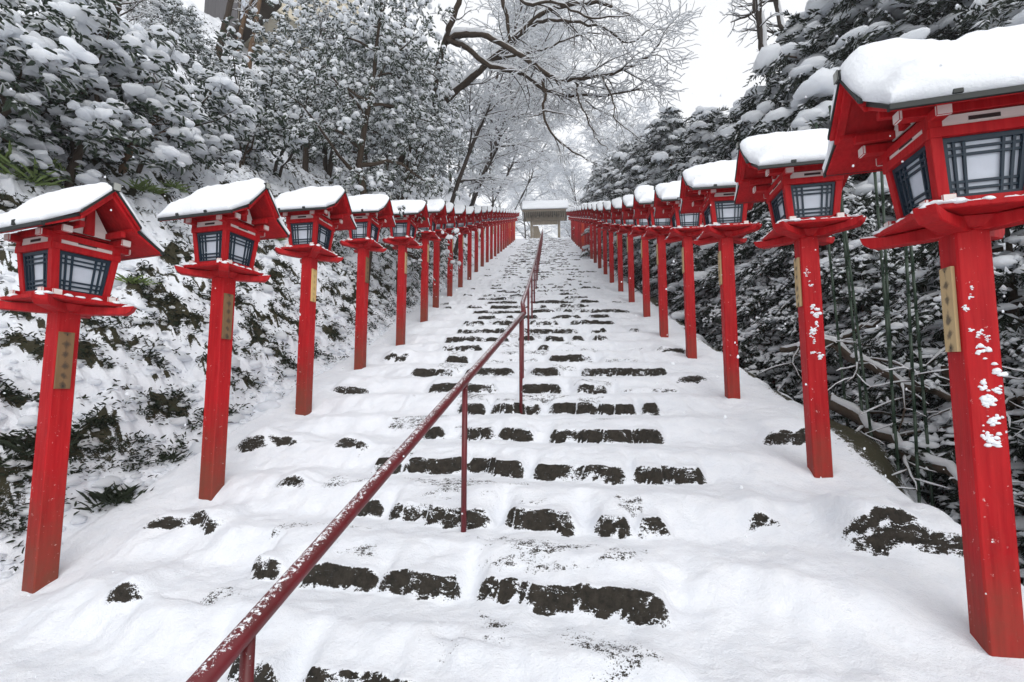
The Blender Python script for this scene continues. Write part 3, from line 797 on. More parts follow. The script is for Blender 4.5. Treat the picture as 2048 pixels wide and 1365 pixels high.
def evergreen(seed, H, R, n_sprig, Ll=.085, Lw=.034, n_leaf=9, pad=.07, snow_p=.85, leaf_mat=None, trunk_r=.06, lean=(0, 0), crown_lo=.25, big=0, stems=1, leaf_snow=.5, clump=.30):
    """broadleaf evergreen laden with snow: trunk, crown of leaves, snow lying on the sprigs"""
    g = np.random.default_rng(seed); T = Tubes(); pts = []; outs = []
    for s in range(stems):
        a0 = g.uniform(0, 6.28); sp = 0 if stems == 1 else .25
        top = np.array([lean[0] + sp * math.cos(a0) * H, lean[1] + sp * math.sin(a0) * H, H * g.uniform(.82, 1)])
        tr = np.array([top * f + np.array([g.normal(0, .035 * H) * f * (1 - f) * 3, g.normal(0, .035 * H) * f * (1 - f) * 3, 0]) for f in np.linspace(0, 1, 8)])
        tr[0, 2] = -.4
        rr = np.linspace(trunk_r, trunk_r * .25, 8) / math.sqrt(stems); T.branch(tr, rr, 8, .5, .012, g)
        nb = max(5, int(16 / stems))
        for k in range(nb):
            f = crown_lo + (1 - crown_lo) * (k + g.random()) / nb; x = f * 7; i = min(int(x), 6); p = tr[i] + (tr[i + 1] - tr[i]) * (x - i)
            a = k * 2.4 + g.uniform(-.5, .5); prof = math.sin(math.pi * min(1, (f - crown_lo) / (1.0001 - crown_lo) * .8 + .2)) ** .7
            l = R * (.45 + .65 * prof) * g.uniform(.75, 1.15)
            b = wander(g, p, (math.cos(a), math.sin(a), g.uniform(.1, .7)), l, 6, .25, -.08)
            T.branch(b, np.linspace(max(.012, rr[i] * .5), .006, 7), 5, .8, .012, g)
            m = max(2, n_sprig // (nb * stems))
            fs = g.uniform(.3, 1.08, m); ix = np.clip(fs * 6, 0, 6); i0 = np.minimum(ix.astype(int), 5)
            c = b[i0] + (b[i0 + 1] - b[i0]) * (ix - i0)[:, None]
            sub = c + g.normal(0, 1, (m, 3)) * np.array([clump, clump, clump * .62]) * R * .55
            pts.append(sub); o = sub - (p * .5 + np.array([0, 0, sub[:, 2].mean() * .5])); outs.append(o / np.maximum(np.linalg.norm(o, axis=1, keepdims=True), .05))
    pts = np.concatenate(pts); outs = np.concatenate(outs)
    P0, D, Nn, L, W = sprig_cloud(g, pts, outs, n_leaf, Ll, Lw, pad * 1.3)
    V, q = leaves(P0, D, Nn, L, W)
    crown = np_mesh('crown', V, quads=q, mats=[leaf_mat or M_LEAF], smooth=False)
    # snow: a lumpy pad per sprig, small caps on single leaves, a few big merged pads
    keep = g.random(len(pts)) < snow_p; c = pts[keep] + np.array([0, 0, pad * .5]) + outs[keep] * pad * .4; s = pad * (.72 if big > 50 else .92) * np.minimum(g.lognormal(0, .45, len(c)), 1.5)
    r = np.stack([s * g.uniform(.8, 1.4, len(c)), s * g.uniform(.7, 1.1, len(c)), s * g.uniform(.45, .75, len(c))], -1)
    V1, T1 = blobs(c, r, g, 1)
    lk = g.random(len(P0)) < leaf_snow; c2 = P0[lk] + D[lk] / np.linalg.norm(D[lk], axis=1, keepdims=True) * L[lk][:, None] * .45 + np.array([0, 0, .012]); s2 = L[lk]
    V2, T2 = strips(P0[lk] + np.array([0, 0, .008]), D[lk], s2 * g.uniform(.75, 1.05, len(s2)), W[lk] * g.uniform(1.0, 1.8, len(s2)), s2 * g.uniform(.12, .30, len(s2)))
    Vs = [V1, V2]; Ts = [T1, T2 + len(V1)]
    if big:
        ib = g.choice(len(pts), min(big, len(pts)), False); cb = []; rb = []
        for i in ib:
            for _ in range(9): cb.append(pts[i] + g.normal(0, 1, 3) * np.array([.085, .085, .03]) * R + [0, 0, pad * .5]); s_ = pad * g.uniform(.4, 1.15); rb.append((s_ * 1.15, s_, s_ * .8))
        V3, T3 = blobs(np.array(cb), np.array(rb), g, 2, .03); V3[:, 2] += (fbm(V3[:, 0] * 7, V3[:, 1] * 7 + V3[:, 2] * 5, seed, 3) - .5) * pad * 1.3; V3[:, 0] += (fbm(V3[:, 1] * 7, V3[:, 2] * 7, seed + 1, 2) - .5) * pad; V3[:, 1] += (fbm(V3[:, 0] * 7, V3[:, 2] * 7, seed + 2, 2) - .5) * pad; Ts.append(T3 + sum(len(v) for v in Vs)); Vs.append(V3)
    snow = np_mesh('snow', np.concatenate(Vs), tris=np.concatenate(Ts), mats=[M_SNOWF], smooth=True)
    return T.wood('trunk', M_BARK), crown, snow

def conifer(seed, H, R, nb=46, pad=.11, snow_p=.9, n_leaf=12, lo=.12, needle=.16, droop=.32, bark=None, per=8, strip=.12, nw=.014):
    """cedar: whorled drooping branches of needle fronds under thick pads of snow"""
    g = np.random.default_rng(seed); T = Tubes()
    tr = np.array([(g.normal(0, .02), g.normal(0, .02), z) for z in np.linspace(-.8, H, 9)]); T.branch(tr, np.linspace(.028 * H, .006, 9), 8, 0)
    pts = []; outs = []; rows = []
    for k in range(nb):
        f = lo + (1 - lo) * (k + g.random()) / nb; z = f * H; a = k * 2.399 + g.uniform(-.3, .3)
        l = (R * (1 - f) ** .75 + .18) * g.uniform(.75, 1.2); s = np.linspace(0, 1, 7)
        b = np.stack([math.cos(a) * s * l, math.sin(a) * s * l, z + .12 * s * l - droop * s ** 2 * l], -1) + g.normal(0, .02, (7, 3)) * s[:, None]
        T.branch(b, np.linspace(.018 + .01 * (1 - f), .005, 7), 5, 1.2, .014, g)
        if pad > .12 and g.random() < .72:
            mm_ = int(5 + 11 * l); fb = np.linspace(.25, 1.03, mm_); ib = np.minimum((fb * 6).astype(int), 5); cb = b[ib] + (b[ib + 1] - b[ib]) * (fb * 6 - ib)[:, None]
            wob = fbm(fb * 6 + k * 7.3, fb * 0 + k, seed, 2); rb = pad * g.uniform(.6, 1.25) * (.1 + 1.75 * wob) * np.where(fb > .9, .8, 1)
            cb = cb + np.array([-math.sin(a), math.cos(a), 0]) * ((fbm(fb * 5 + k * 3.1, fb * 0, seed + 2, 2) - .5) * .5 * l)[:, None]; cb[:, 2] += rb * .35
            for c_, r_ in zip(cb, rb): rows.append((*c_, r_ * g.uniform(.95, 1.35), r_ * g.uniform(.95, 1.3), r_ * g.uniform(.75, 1.1)))
        m = max(3, int(per * (.4 + l / R)))
        fs = np.linspace(.22, 1.02, m); ix = np.clip(fs * 6, 0, 6); i0 = np.minimum(ix.astype(int), 5); c = b[i0] + (b[i0 + 1] - b[i0]) * (ix - i0)[:, None]
        side = np.array([-math.sin(a), math.cos(a), 0]); w = .30 * l * (1.15 - fs) + .05
        for j in (-1, 0, 1):
            q = c + side * (j * w + g.normal(0, .03, m))[:, None]; q[:, 2] -= abs(j) * w * .25 + g.uniform(0, .05, m)
            pts.append(q); o = np.tile([math.cos(a), math.sin(a), -.35], (m, 1)) + side * j * .7; outs.append(o)
    pts = np.concatenate(pts); outs = np.concatenate(outs); n = len(pts); k = n * n_leaf
    A = outs + g.normal(0, .4, (n, 3)); A[:, 2] -= .18; A /= np.linalg.norm(A, axis=1, keepdims=True)
    S = np.cross(A, np.array([0, 0, 1.]) + g.normal(0, .35, (n, 3))); S /= np.linalg.norm(S, axis=1, keepdims=True)
    fl = needle * 1.7 * g.uniform(.6, 1.25, n); ks = np.tile(np.linspace(0, 1, n_leaf), n); sg = np.tile(np.where(np.arange(n_leaf) % 2, 1., -1.), n)
    Ar = np.repeat(A, n_leaf, 0); Sr = np.repeat(S, n_leaf, 0); F = np.repeat(fl, n_leaf)
    P0 = np.repeat(pts, n_leaf, 0) + Ar * (ks * F)[:, None] + g.normal(0, .006, (k, 3)); P0[:, 2] -= (ks ** 2) * F * .35
    D = Ar * .85 + Sr * sg[:, None] * .8 + g.normal(0, .22, (k, 3)); Nn = np.cross(Sr, Ar) + g.normal(0, .4, (k, 3)); s = (1.1 - .6 * ks) * g.uniform(.7, 1.25, k)
    V, q = leaves(P0, D, Nn, needle * .62 * s, nw * (.7 + .5 * s), .1)
    crown = np_mesh('crown', V, quads=q, mats=[M_NEED])
    keep = g.random(n) < snow_p; c = pts[keep] + np.array([0, 0, pad * .45]); sp = pad * g.lognormal(0, .32, len(c)); az = g.uniform(.7, 1.5, len(c))
    V1, T1 = blobs(c, np.stack([sp * az, sp * .85, sp * g.uniform(.4, .7, len(c))], -1), g, 1 if pad < .12 else 2, .13 if pad < .12 else .05)
    if rows:
        rw = np.array(rows); V3, T3 = blobs(rw[:, :3], rw[:, 3:], g, 2, .035); lo_ = (fbm(V3[:, 0] * 5, V3[:, 1] * 5 + V3[:, 2] * 4, seed, 3) - .5); V3[:, 2] += lo_ * pad * 1.1; V3[:, 0] += (fbm(V3[:, 1] * 5, V3[:, 2] * 5, seed + 3, 2) - .5) * pad * .8; V3[:, 1] += (fbm(V3[:, 0] * 5, V3[:, 2] * 5, seed + 4, 2) - .5) * pad * .8
        T1 = np.concatenate([T1, T3 + len(V1)]); V1 = np.concatenate([V1, V3])
    lk = np.nonzero(g.random(len(P0)) < strip)[0]
    V2, T2 = strips(P0[lk] + np.array([0, 0, .012]), D[lk], needle * s[lk] * g.uniform(.6, 1.1, len(lk)), g.uniform(.022, .05, len(lk)), g.uniform(.012, .03, len(lk)))
    V1 = np.concatenate([V1, V2]); T1 = np.concatenate([T1, T2 + len(V1) - len(V2)])
    snow = np_mesh('snow', np.concatenate([V1] + T.sv), tris=T1, quads=np.concatenate(T.sq) + len(V1), mats=[M_SNOWF], smooth=True)
    return T.wood('trunk', bark or M_BARK2), crown, snow

def bare_tree(seed, H, lean, trunk_r=.10, limbs=6, L=1.6, count=6, snow=1.1, smin=.012, maxlev=3, crown_lo=.35):
    g = np.random.default_rng(seed); T = Tubes()
    top = np.array([lean[0], lean[1], H]); tr = np.array([top * f + g.normal(0, .02 * H, 3) * f * np.array([1, 1, .2]) for f in np.linspace(0, 1, 9)]); tr[0, 2] = -.5
    rr = np.linspace(trunk_r, trunk_r * .18, 9); T.branch(tr, rr, 8, .55, smin, g)
    twigs(T, g, tr, rr, 0, L, limbs, maxlev, snow, smin, .9, -.02, crown_lo)
    return T.wood('trunk', M_TWIG), T.snow('snow')

def plant_obj(name, meshes, loc, rz, s, label, cat, group, part_names=('trunk', 'crown', 'snow')):
    o = empty(name, tuple(loc), rz); o.scale = (s, s, s) if not hasattr(s, '__len__') else s
    for pn, me in zip(part_names, meshes):
        c = obj(pn, me, o)
        if pn == 'snow': c['kind'] = 'stuff'
    tag(o, label, cat, group); return o

# ------------------------------------------------------------------ trees and shrubs on the left bank
EG = [evergreen(100 + i, H, R, ns, Ll, Lw, nl, pad, .9, None, tr_, ln, cl, big, st, ls, cp) for i, (H, R, ns, Ll, Lw, nl, pad, tr_, ln, cl, big, st, ls, cp) in enumerate([
    # H    R    sprigs Ll   Lw   nl pad  trunk lean        lo   big stems leafsnow clump
    (2.3, 1.05, 230, .135, .050, 8, .095, .055, (.3, -.2), .30, 56, 1, .7, .34),
    (2.0, .95, 200, .125, .046, 8, .085, .050, (.5, -.1), .28, 36, 2, .7, .34),
    (4.6, 1.75, 760, .105, .040, 8, .062, .10, (.4, -.5), .16, 30, 1, .9, .36),
    (5.2, 1.9, 800, .100, .038, 8, .058, .11, (.2, -.6), .14, 30, 1, .9, .36),
    (1.3, 0.8, 200, .09, .036, 9, .06, .03, (.1, 0), .10, 8, 3, .3, .36),
    (4.9, 1.8, 760, .095, .036, 8, .068, .10, (-.2, -.4), .12, 34, 2, .9, .36)])]
GE = 'evergreen trees and shrubs on the left bank'
def eg(kind, px, py, s, rz, label, dy=None, name='evergreen_tree', cat='tree'):
    p = hit(px, py) if dy is None else at(px, py, dy)
    if dy is not None: p[2] = float(ground_z(p[0], p[1]))
    return plant_obj(name, EG[kind], p, rz, s, label, cat, GE)
eg(0, 135, 385, .80, .3, 'broad-leaved evergreen with thick snow pads, behind the lowest left lantern', name='evergreen_shrub', cat='shrub')
eg(1, 262, 345, .82, 1.2, 'leaning evergreen shrub with snow clumps between the two lowest left lanterns', name='evergreen_shrub', cat='shrub')
eg(0, -60, 400, .8, 2.2, 'snowy evergreen shrub cut by the left photo edge', name='evergreen_shrub', cat='shrub')
eg(1, 20, 215, .9, 4.0, 'snow laden evergreen shrub high on the bank at the left photo edge', name='evergreen_shrub', cat='shrub')
eg(4, 330, 300, .6, .5, 'low snowy evergreen bush behind the second left lantern', name='evergreen_shrub', cat='shrub')
eg(4, 480, 330, 1.15, 1.5, 'round snowy bush just above the roof of the second left lantern', name='evergreen_shrub', cat='shrub')
eg(2, 610, 340, .8, .0, 'dense evergreen tree with snowy leaves behind the third left lantern')
eg(5, 655, 345, 1.0, 2.0, 'dense evergreen tree behind the fourth left lantern')
eg(3, 740, 350, 1.05, 4.1, 'tall dark evergreen tree behind the fifth left lantern')
eg(2, 810, 365, 1.15, 1.0, 'dark evergreen tree behind the sixth and seventh left lanterns')
eg(3, 640, 210, 1.05, 3.0, 'evergreen tree high on the bank, above the third and fourth left lanterns')
eg(5, 760, 230, 1.1, 5.2, 'evergreen tree high on the bank reaching the top edge of the photo')
def egd(kind, px, dep, s, rz, label):
    p = at(px, 500, dep); p[2] = float(ground_z(p[0], p[1])); return plant_obj('evergreen_tree', EG[kind], p, rz, s, label, 'tree', GE)
egd(3, 728, 8.4, (.72, .72, 1.16), 0.4, 'tallest dark evergreen just behind the fourth left lantern, reaching the top edge')
egd(5, 800, 9.8, (.66, .66, 1.2), 0.9, 'tall evergreen in front of the bare maple limb')
egd(2, 790, 12.6, (.62, .62, 1.0), 5.9, 'tall evergreen right behind the eighth left lantern, under the maple')
eg(3, 765, 366, (.85, .85, 1.25), 2.2, 'tall narrow evergreen in front of the mossy trunk, left bank')
eg(5, 835, 374, (.6, .6, 1.0), 3.7, 'tall narrow evergreen at the foot of the bare maple')
eg(2, 865, 372, 1.25, 2.5, 'hazy evergreen tree above the eighth left lantern')
eg(5, 905, 384, 1.35, .4, 'hazy evergreen tree above the tenth left lantern')
eg(3, 938, 390, 1.4, 1.4, 'hazy evergreen tree above the twelfth left lantern')
for px, py, s, k, l in ((230, 260, .9, 4, 'small snowy bush on the bank left of the leaning shrub'), (335, 120, .7, 4, 'small snowy bush on the open slope left of the hillside house'), (395, 170, .6, 4, 'small snowy bush below the dark leaning trunk'), (300, 60, .7, 4, 'small snowy bush at the top of the open slope'), (365, 75, .6, 4, 'small snowy bush under the hillside house wall'), (445, 215, .6, 4, 'small snowy bush below the pale spotted trunk'), (60, 300, .9, 4, 'small snowy bush above the lowest left lantern roof'),
                        
                        (600, 300, 1.1, 4, 'snowy bush at the foot of the tree behind the third left lantern'), (700, 300, 1.2, 4, 'snowy bush behind the fourth left lantern')):
    eg(k, px, py, s, px * .1, l, name='evergreen_shrub', cat='shrub')

# trunks standing on the open snow below the hillside house
def trunk_tree(pts_px, dep, r0, label, seed, mat=M_BARK2, name='bare_tree', L=.9, count=7):
    g = np.random.default_rng(seed); base = hit(*pts_px[0]); d0 = base[1]
    P_ = [base] + [at(px, py, d0 + dep * (i + 1) / (len(pts_px) - 1)) for i, (px, py) in enumerate(pts_px[1:])]
    P_ = np.array(P_) - base
    f = np.linspace(0, len(P_) - 1, 14); i0 = np.minimum(f.astype(int), len(P_) - 2); tr = P_[i0] + (P_[i0 + 1] - P_[i0]) * (f - i0)[:, None]; tr[1:-1] += g.normal(0, .012, (12, 3)); tr[0, 2] -= .3
    T = Tubes(); rr = np.linspace(r0, r0 * .4, 14); T.branch(tr, rr, 8, .5, .012, g)
    twigs(T, g, tr, rr, 1, L, count, 3, 1.0, .009, .8, .0, .45)
    plant_obj(name, (T.wood('trunk', mat), T.snow('snow')), base, 0, 1, label, 'tree', 'leaning trunks on the left bank', ('trunk', 'snow'))
trunk_tree([(432, 128), (448, 60), (468, -20), (480, -90)], -.4, .10, 'dark leaning trunk standing in front of the hillside house', 1, M_BARK)
trunk_tree([(472, 108), (488, 40), (520, -40)], -.3, .085, 'brown leaning trunk, middle of the three below the house', 2)
trunk_tree([(497, 130), (508, 70), (520, -10), (530, -80)], -.4, .085, 'pale lichen-spotted trunk, rightmost of the three below the house', 3)
trunk_tree([(545, 345), (575, 285), (612, 210), (640, 120), (655, 60)], -.3, .035, 'young bare tree with snow lined stems above the second left lantern', 4, M_TWIG, L=1.0, count=10)
trunk_tree([(555, 348), (600, 290), (650, 235), (700, 180)], .2, .03, 'thin snow lined stem slanting right above the third left lantern', 5, M_TWIG, L=.7, count=9)
trunk_tree([(240, 335), (258, 300), (292, 265), (330, 200)], -.2, .05, 'crooked brown trunk bending right above the lowest left lantern roof', 6, M_BARK2, L=.6, count=5)
trunk_tree([(145, 345), (150, 290), (142, 200), (165, 110)], -.2, .045, 'thin dark trunk rising behind the lowest left lantern roof', 7, M_BARK, L=.6, count=6)
trunk_tree([(215, 140), (228, 70), (245, -20)], -.3, .10, 'dark trunk on the upper bank at the top of the photo, left part', 8, M_BARK)
trunk_tree([(180, 150), (200, 90), (225, 10)], -.3, .07, 'dark forked trunk on the upper bank behind the snowy shrub', 9, M_BARK)
trunk_tree([(790, 350), (815, 300), (850, 235), (880, 190)], -.2, .11, 'thick mossy trunk leaning right behind the sixth left lantern', 10, M_BARK, L=.8, count=4)

# the house glimpsed at the top of the bank
hb = at(470, 95, 16.5); gzh = hb[2]
hs_ = empty('hillside_house', tuple(hb), math.radians(-38))
m = MB(); m.box(-3.2, 3.2, 0, 3, -.2, 4.6, 0); obj('wall', m.mesh('wall', [flat('cream_plaster', (.55, .50, .40), .8, 6)]), hs_)
m = MB()
for k in range(8): m.box(-3.2 + k * .42, -3.2 + k * .42 + .40, -.05, -.003, -.1, 4.5)
obj('board_siding', m.mesh('board_siding', [flat('grey_boards', (.10, .095, .10), .8, 10, .3, vs=(1, 1, .1))]), hs_)
for k in range(3):
    m = MB(); x0 = .35 + k * .95
    for a in (0, .84): m.box(x0 + a, x0 + a + .05, -.07, -.003, .2, 1.9)
    for z in (.2, 1.02, 1.85): m.box(x0 + .051, x0 + .839, -.068, -.003, z, z + .05)
    w = obj('window', m.mesh('window', [M_BARK]), hs_)
    m = MB(); m.box(x0 + .05, x0 + .84, -.03, -.02, .25, 1.85); obj('paper_pane', m.mesh('paper_pane', [M_PAPER]), w)
m = MB(); m.box(-3.6, 3.6, -.55, -.05, -.30, -.16); obj('veranda', m.mesh('veranda', [M_BARK]), hs_)
m = MB(); m.prism([(-.9, 4.5), (1.5, 5.9), (3.9, 4.5), (3.9, 4.65), (1.5, 6.1), (-.9, 4.65)], 'x', -3.8, 3.8); rf = obj('roof', m.mesh('roof', [M_BARK]), hs_)
m = MB(); m.prism([(-.95, 4.655), (1.5, 6.105), (3.95, 4.655), (3.9, 4.9), (1.5, 6.4), (-.9, 4.9)], 'x', -3.85, 3.85); obj('snow', m.mesh('snow', [M_SNOW], bevel=.05), rf)
tag(hs_, 'house with grey boards and papered windows at the top of the bank', 'house')

# the bare maple arching over the stairs
g = np.random.default_rng(77); T = Tubes(); mb = hit(770, 392)
def limb(pp, r0, r1, n=26, wob=.012):
    P_ = np.array([at(a, b, d) for a, b, d in pp]); f = np.linspace(0, len(P_) - 1, n)
    Q = np.empty((n, 3))
    for i, x in enumerate(f):                                              # Catmull-Rom through the traced joints
        k = min(int(x), len(P_) - 2); u = x - k; a = P_[max(k - 1, 0)]; b = P_[k]; c = P_[k + 1]; d = P_[min(k + 2, len(P_) - 1)]
        Q[i] = .5 * (2 * b + (c - a) * u + (2 * a - 5 * b + 4 * c - d) * u * u + (3 * b - a - 3 * c + d) * u ** 3)
    Q[1:-1] += g.normal(0, wob, (n - 2, 3)); rr = np.linspace(r0, r1, n) * g.uniform(.9, 1.1, n); T.branch(Q - mb, rr, 8, 1.05, .016, g); return Q - mb, rr
px0 = (1024 + mb[0] / mb[1] * FPX, 392)
L1 = limb([(770, 400, mb[1]), (800, 330, 10.8), (840, 265, 10.6), (885, 205, 10.3), (935, 165, 10.0), (985, 118, 9.8), (1035, 72, 9.5), (1078, 32, 9.3), (1130, 12, 9.1), (1190, 6, 8.9), (1240, 22, 8.7), (1278, 42, 8.5)], .095, .018, 40)
L2 = limb([(872, 222, 10.35), (872, 160, 10.0), (893, 76, 9.4), (905, 40, 9.2), (925, -20, 9.0), (945, -90, 8.9)], .075, .05)
B1 = limb([(893, 78, 9.4), (930, 70, 9.2), (965, 69, 9.0), (1005, 90, 8.8), (1050, 116, 8.6), (1085, 142, 8.4), (1115, 160, 8.3), (1150, 160, 8.1), (1205, 151, 8.0), (1255, 137, 7.9), (1300, 108, 7.8), (1320, 85, 7.7)], .065, .012, 40)
B2 = limb([(895, 80, 9.4), (935, 96, 9.3), (972, 128, 9.2), (1010, 140, 9.1), (1045, 147, 9.0), (1080, 175, 8.9), (1120, 188, 8.8), (1170, 193, 8.6), (1230, 189, 8.5), (1285, 176, 8.3)], .06, .012, 36)
B3 = limb([(1086, 160, 8.5), (1090, 190, 8.4), (1087, 225, 8.3), (1105, 268, 8.2), (1150, 306, 8.1), (1195, 328, 8.0)], .032, .008, 20)
B4 = limb([(1150, 165, 8.2), (1158, 200, 8.1), (1172, 232, 8.0), (1190, 275, 7.9), (1215, 300, 7.8)], .018, .006, 16)
B5 = limb([(1205, 152, 8.0), (1228, 205, 7.9), (1232, 240, 7.8), (1280, 280, 7.7)], .016, .005, 16)
B6 = limb([(1060, 50, 9.4), (1100, 40, 9.0), (1150, 45, 8.7), (1215, 60, 8.4), (1250, 85, 8.2), (1300, 60, 8.0)], .035, .008, 24)
B7 = limb([(985, 118, 9.8), (1040, 110, 9.9), (1100, 95, 10.0), (1160, 70, 10.1), (1230, 70, 10.2)], .035, .008, 22)
B8 = limb([(1000, -30, 8.8), (1012, 30, 8.9), (1020, 78, 9.0)], .045, .03, 12)
B9 = limb([(1015, -60, 8.7), (1045, 5, 8.3), (1110, 5, 8.1), (1180, 35, 7.9), (1260, 30, 7.7)], .035, .008, 22)
for (Q, rr), L, cnt in ((L1, 1.5, 14), (B1, 1.25, 15), (B2, 1.25, 14), (B3, .7, 8), (B4, .5, 6), (B5, .5, 6), (B6, 1.0, 9), (B7, 1.1, 10), (L2, 1.0, 5), (B9, .9, 8)):
    twigs(T, g, Q, rr, 1, L, max(5, int(cnt * .95)), 3, 1.6, .0095, 1.0, -.05, .3)
plant_obj('bare_maple', (T.wood('trunk', M_BARK), T.snow('snow')), mb, 0, 1, 'large bare maple with snow lined limbs arching over the stairs', 'tree', None, ('trunk', 'snow'))

# bare trees further up, pale with snow
BT = [bare_tree(300 + i, H, ln, r, lm, L, 8, 1.6, .017, 3, cl) for i, (H, ln, r, lm, L, cl) in enumerate([(8.6, (3.0, -.6), .075, 15, 2.7, .25), (7.2, (.5, .3), .07, 13, 2.5, .22), (9.2, (4.2, -.8), .08, 16, 2.9, .28)])]
GB = 'bare snowy trees up the slope'
bt_list = [(0, 868, 13.5, 1.0, .0, 'bare snowy tree leaning over the stairs, first behind the maple'), (2, 905, 16.5, 1.0, -.2, 'tall bare tree with fine white twigs arching right above the ninth left lantern'), (0, 925, 20, 1.1, .2, 'bare tree leaning right above the eleventh left lantern'),
           (2, 955, 24, 1.1, -.1, 'bare tree leaning right above the far left lanterns'), (1, 985, 29, 1.1, 1.0, 'upright bare tree near the gate on the left bank'), (0, 940, 33, 1.3, .3, 'bare tree on the far left bank'), (2, 1010, 36, 1.2, .0, 'bare tree leaning over the gate from the left'),
           (1, 1050, 44, 1.3, 1.0, 'bare tree just behind the gate on the left'), (2, 1090, 50, 1.3, 2.4, 'bare tree far behind the middle of the gate'), (1, 1150, 47, 1.4, 4.1, 'bare tree far behind the right end of the gate'), (0, 1215, 42, 1.4, 3.3, 'bare tree beyond the far right lanterns'),
           (1, 1262, 30, 1.35, 2.9, 'bare snowy tree among the far right cedars'), (2, 1330, 34, 1.25, 3.1, 'bare snowy tree leaning left from the far right cedars'), (0, 1400, 29, 1.3, 2.8, 'bare snowy tree rising behind the fifth right lantern'), (2, 1210, 58, 1.8, 3.4, 'faint tall bare tree in the middle of the valley'), (0, 1310, 50, 1.6, 2.9, 'faint bare tree right of the valley'), (1, 1000, 55, 1.8, 3.0, 'faint bare tree left of the valley'), (2, 1120, 64, 1.9, .2, 'faint bare tree farthest up the valley')]
for k, px, dep, s, rz, l in bt_list:
    p = at(px, 400, dep); p[2] = float(ground_z(p[0], p[1]))
    plant_obj('bare_tree', BT[k], p, rz, s, l, 'tree', GB, ('trunk', 'snow'))
# two pale trunks reaching into the sky behind the right cedars
for i, (pp, dep, r, l) in enumerate([([(1560, 260), (1535, 130), (1512, 20), (1500, -120)], 9.0, .10, 'pale snow plastered trunk against the sky behind the right cedars'), ([(1600, 250), (1575, 90), (1545, -20), (1530, -120)], 9.6, .075, 'thin dark trunk with one snowy side, next to the pale trunk')]):
    g = np.random.default_rng(500 + i); P_ = np.array([at(a, b, dep) for a, b in pp]); base = P_[0].copy(); base[2] = float(ground_z(base[0], base[1])); base[0] += .3
    P_ = np.concatenate([[base], P_]); f = np.linspace(0, len(P_) - 1, 18); i0 = np.minimum(f.astype(int), len(P_) - 2); tr = P_[i0] + (P_[i0 + 1] - P_[i0]) * (f - i0)[:, None]; tr[1:] += g.normal(0, .02, (17, 3)); tr -= base
    T = Tubes(); rr = np.linspace(r, r * .4, 18); T.branch(tr, rr, 8, .6, .014, g); T._add(tr + np.array([.35 * r, -.35 * r, .02]), rr * .85, 7, True)
    twigs(T, g, tr, rr, 0, 1.3, 8, 2, 1.1, .012, .9, -.06, .5)
    plant_obj('bare_tree', (T.wood('trunk', M_TWIG), T.snow('snow')), base, 0, 1, l, 'tree', 'pale trunks behind the right cedars', ('trunk', 'snow'))

# ------------------------------------------------------------------ cedars, bamboo and fallen limbs on the right
CF = [conifer(200, 7.6, 2.3, 66, .15, .40, 24, .27, .19, .34, strip=.14, nw=.018), conifer(201, 6.4, 2.0, 60, .115, .5, 24, .30, .19, .34, strip=.14, nw=.018), conifer(202, 8.5, 2.3, 64, .14, .6, 16, .15, .18, .30, strip=.15, nw=.018),
      conifer(203, 3.0, 1.35, 50, .050, .45, 30, .04, .115, .40, M_BARK, 14, strip=.13, nw=.009), conifer(204, 3.4, 1.5, 54, .055, .4, 30, .03, .115, .45, M_BARK, 14, strip=.13, nw=.009)]
GC = 'cedars behind the right row of lanterns'
def cfp(k, px, dep, s, rz, l):
    p = at(px, 600, dep); p[2] = float(ground_z(p[0], p[1]))
    return plant_obj('cedar_tree', CF[k], p, rz, s, l, 'tree', GC)
def cf(k, y0, t, s, rz, l, dz=0):
    x, y = to_world(np.array(y0), np.array(t)); z = float(ground_z(x, y))
    return plant_obj('cedar_tree', CF[k], (float(x), float(y), z + dz), rz, s, l, 'tree', GC)
for k, px, dep, s_, rz, l in [(0, 2010, 6.2, 1.12, .2, 'tall cedar with heavy snow pads above the roof of the biggest right lantern'), (0, 1800, 6.9, 1.12, 1.4, 'cedar with thick snow pads between the roofs of the two lowest right lanterns'),
    (1, 1650, 7.6, 1.2, 2.8, 'snowy cedar above the second right lantern'), (1, 1520, 8.8, .98, 4.0, 'snowy cedar above the third right lantern'), (1, 1430, 10.6, .95, 5.1, 'snowy cedar above the fourth right lantern'),
    (1, 1350, 12.8, .95, .9, 'snowy cedar above the fifth right lantern'), (1, 1302, 15.5, .95, 2.2, 'snowy cedar above the sixth right lantern'), (1, 1262, 19, .95, 3.3, 'snowy cedar behind the eighth right lantern'),
    (1, 1232, 23.5, 1.0, 4.6, 'snowy cedar behind the eleventh right lantern'), (1, 1205, 29, 1.0, 5.5, 'hazy snowy cedar nearest the gate on the right'),
    (2, 2080, 9.5, 1.0, .7, 'tall cedar in the second line at the right photo edge'), (2, 1880, 10.5, 1.0, 2.1, 'tall cedar in the second line behind the roof of the biggest lantern'), (2, 1720, 12.5, .9, 3.4, 'tall cedar in the second line behind the second right lantern'),
    (2, 1560, 14, .8, 4.9, 'cedar in the second line behind the third right lantern'), (2, 1420, 20, .8, 5.6, 'hazy cedar in the second line above the fifth right lantern'), (2, 1320, 27, .85, 1.1, 'hazy cedar in the second line far up')]:
    cfp(k, px, dep, s_, rz, l)
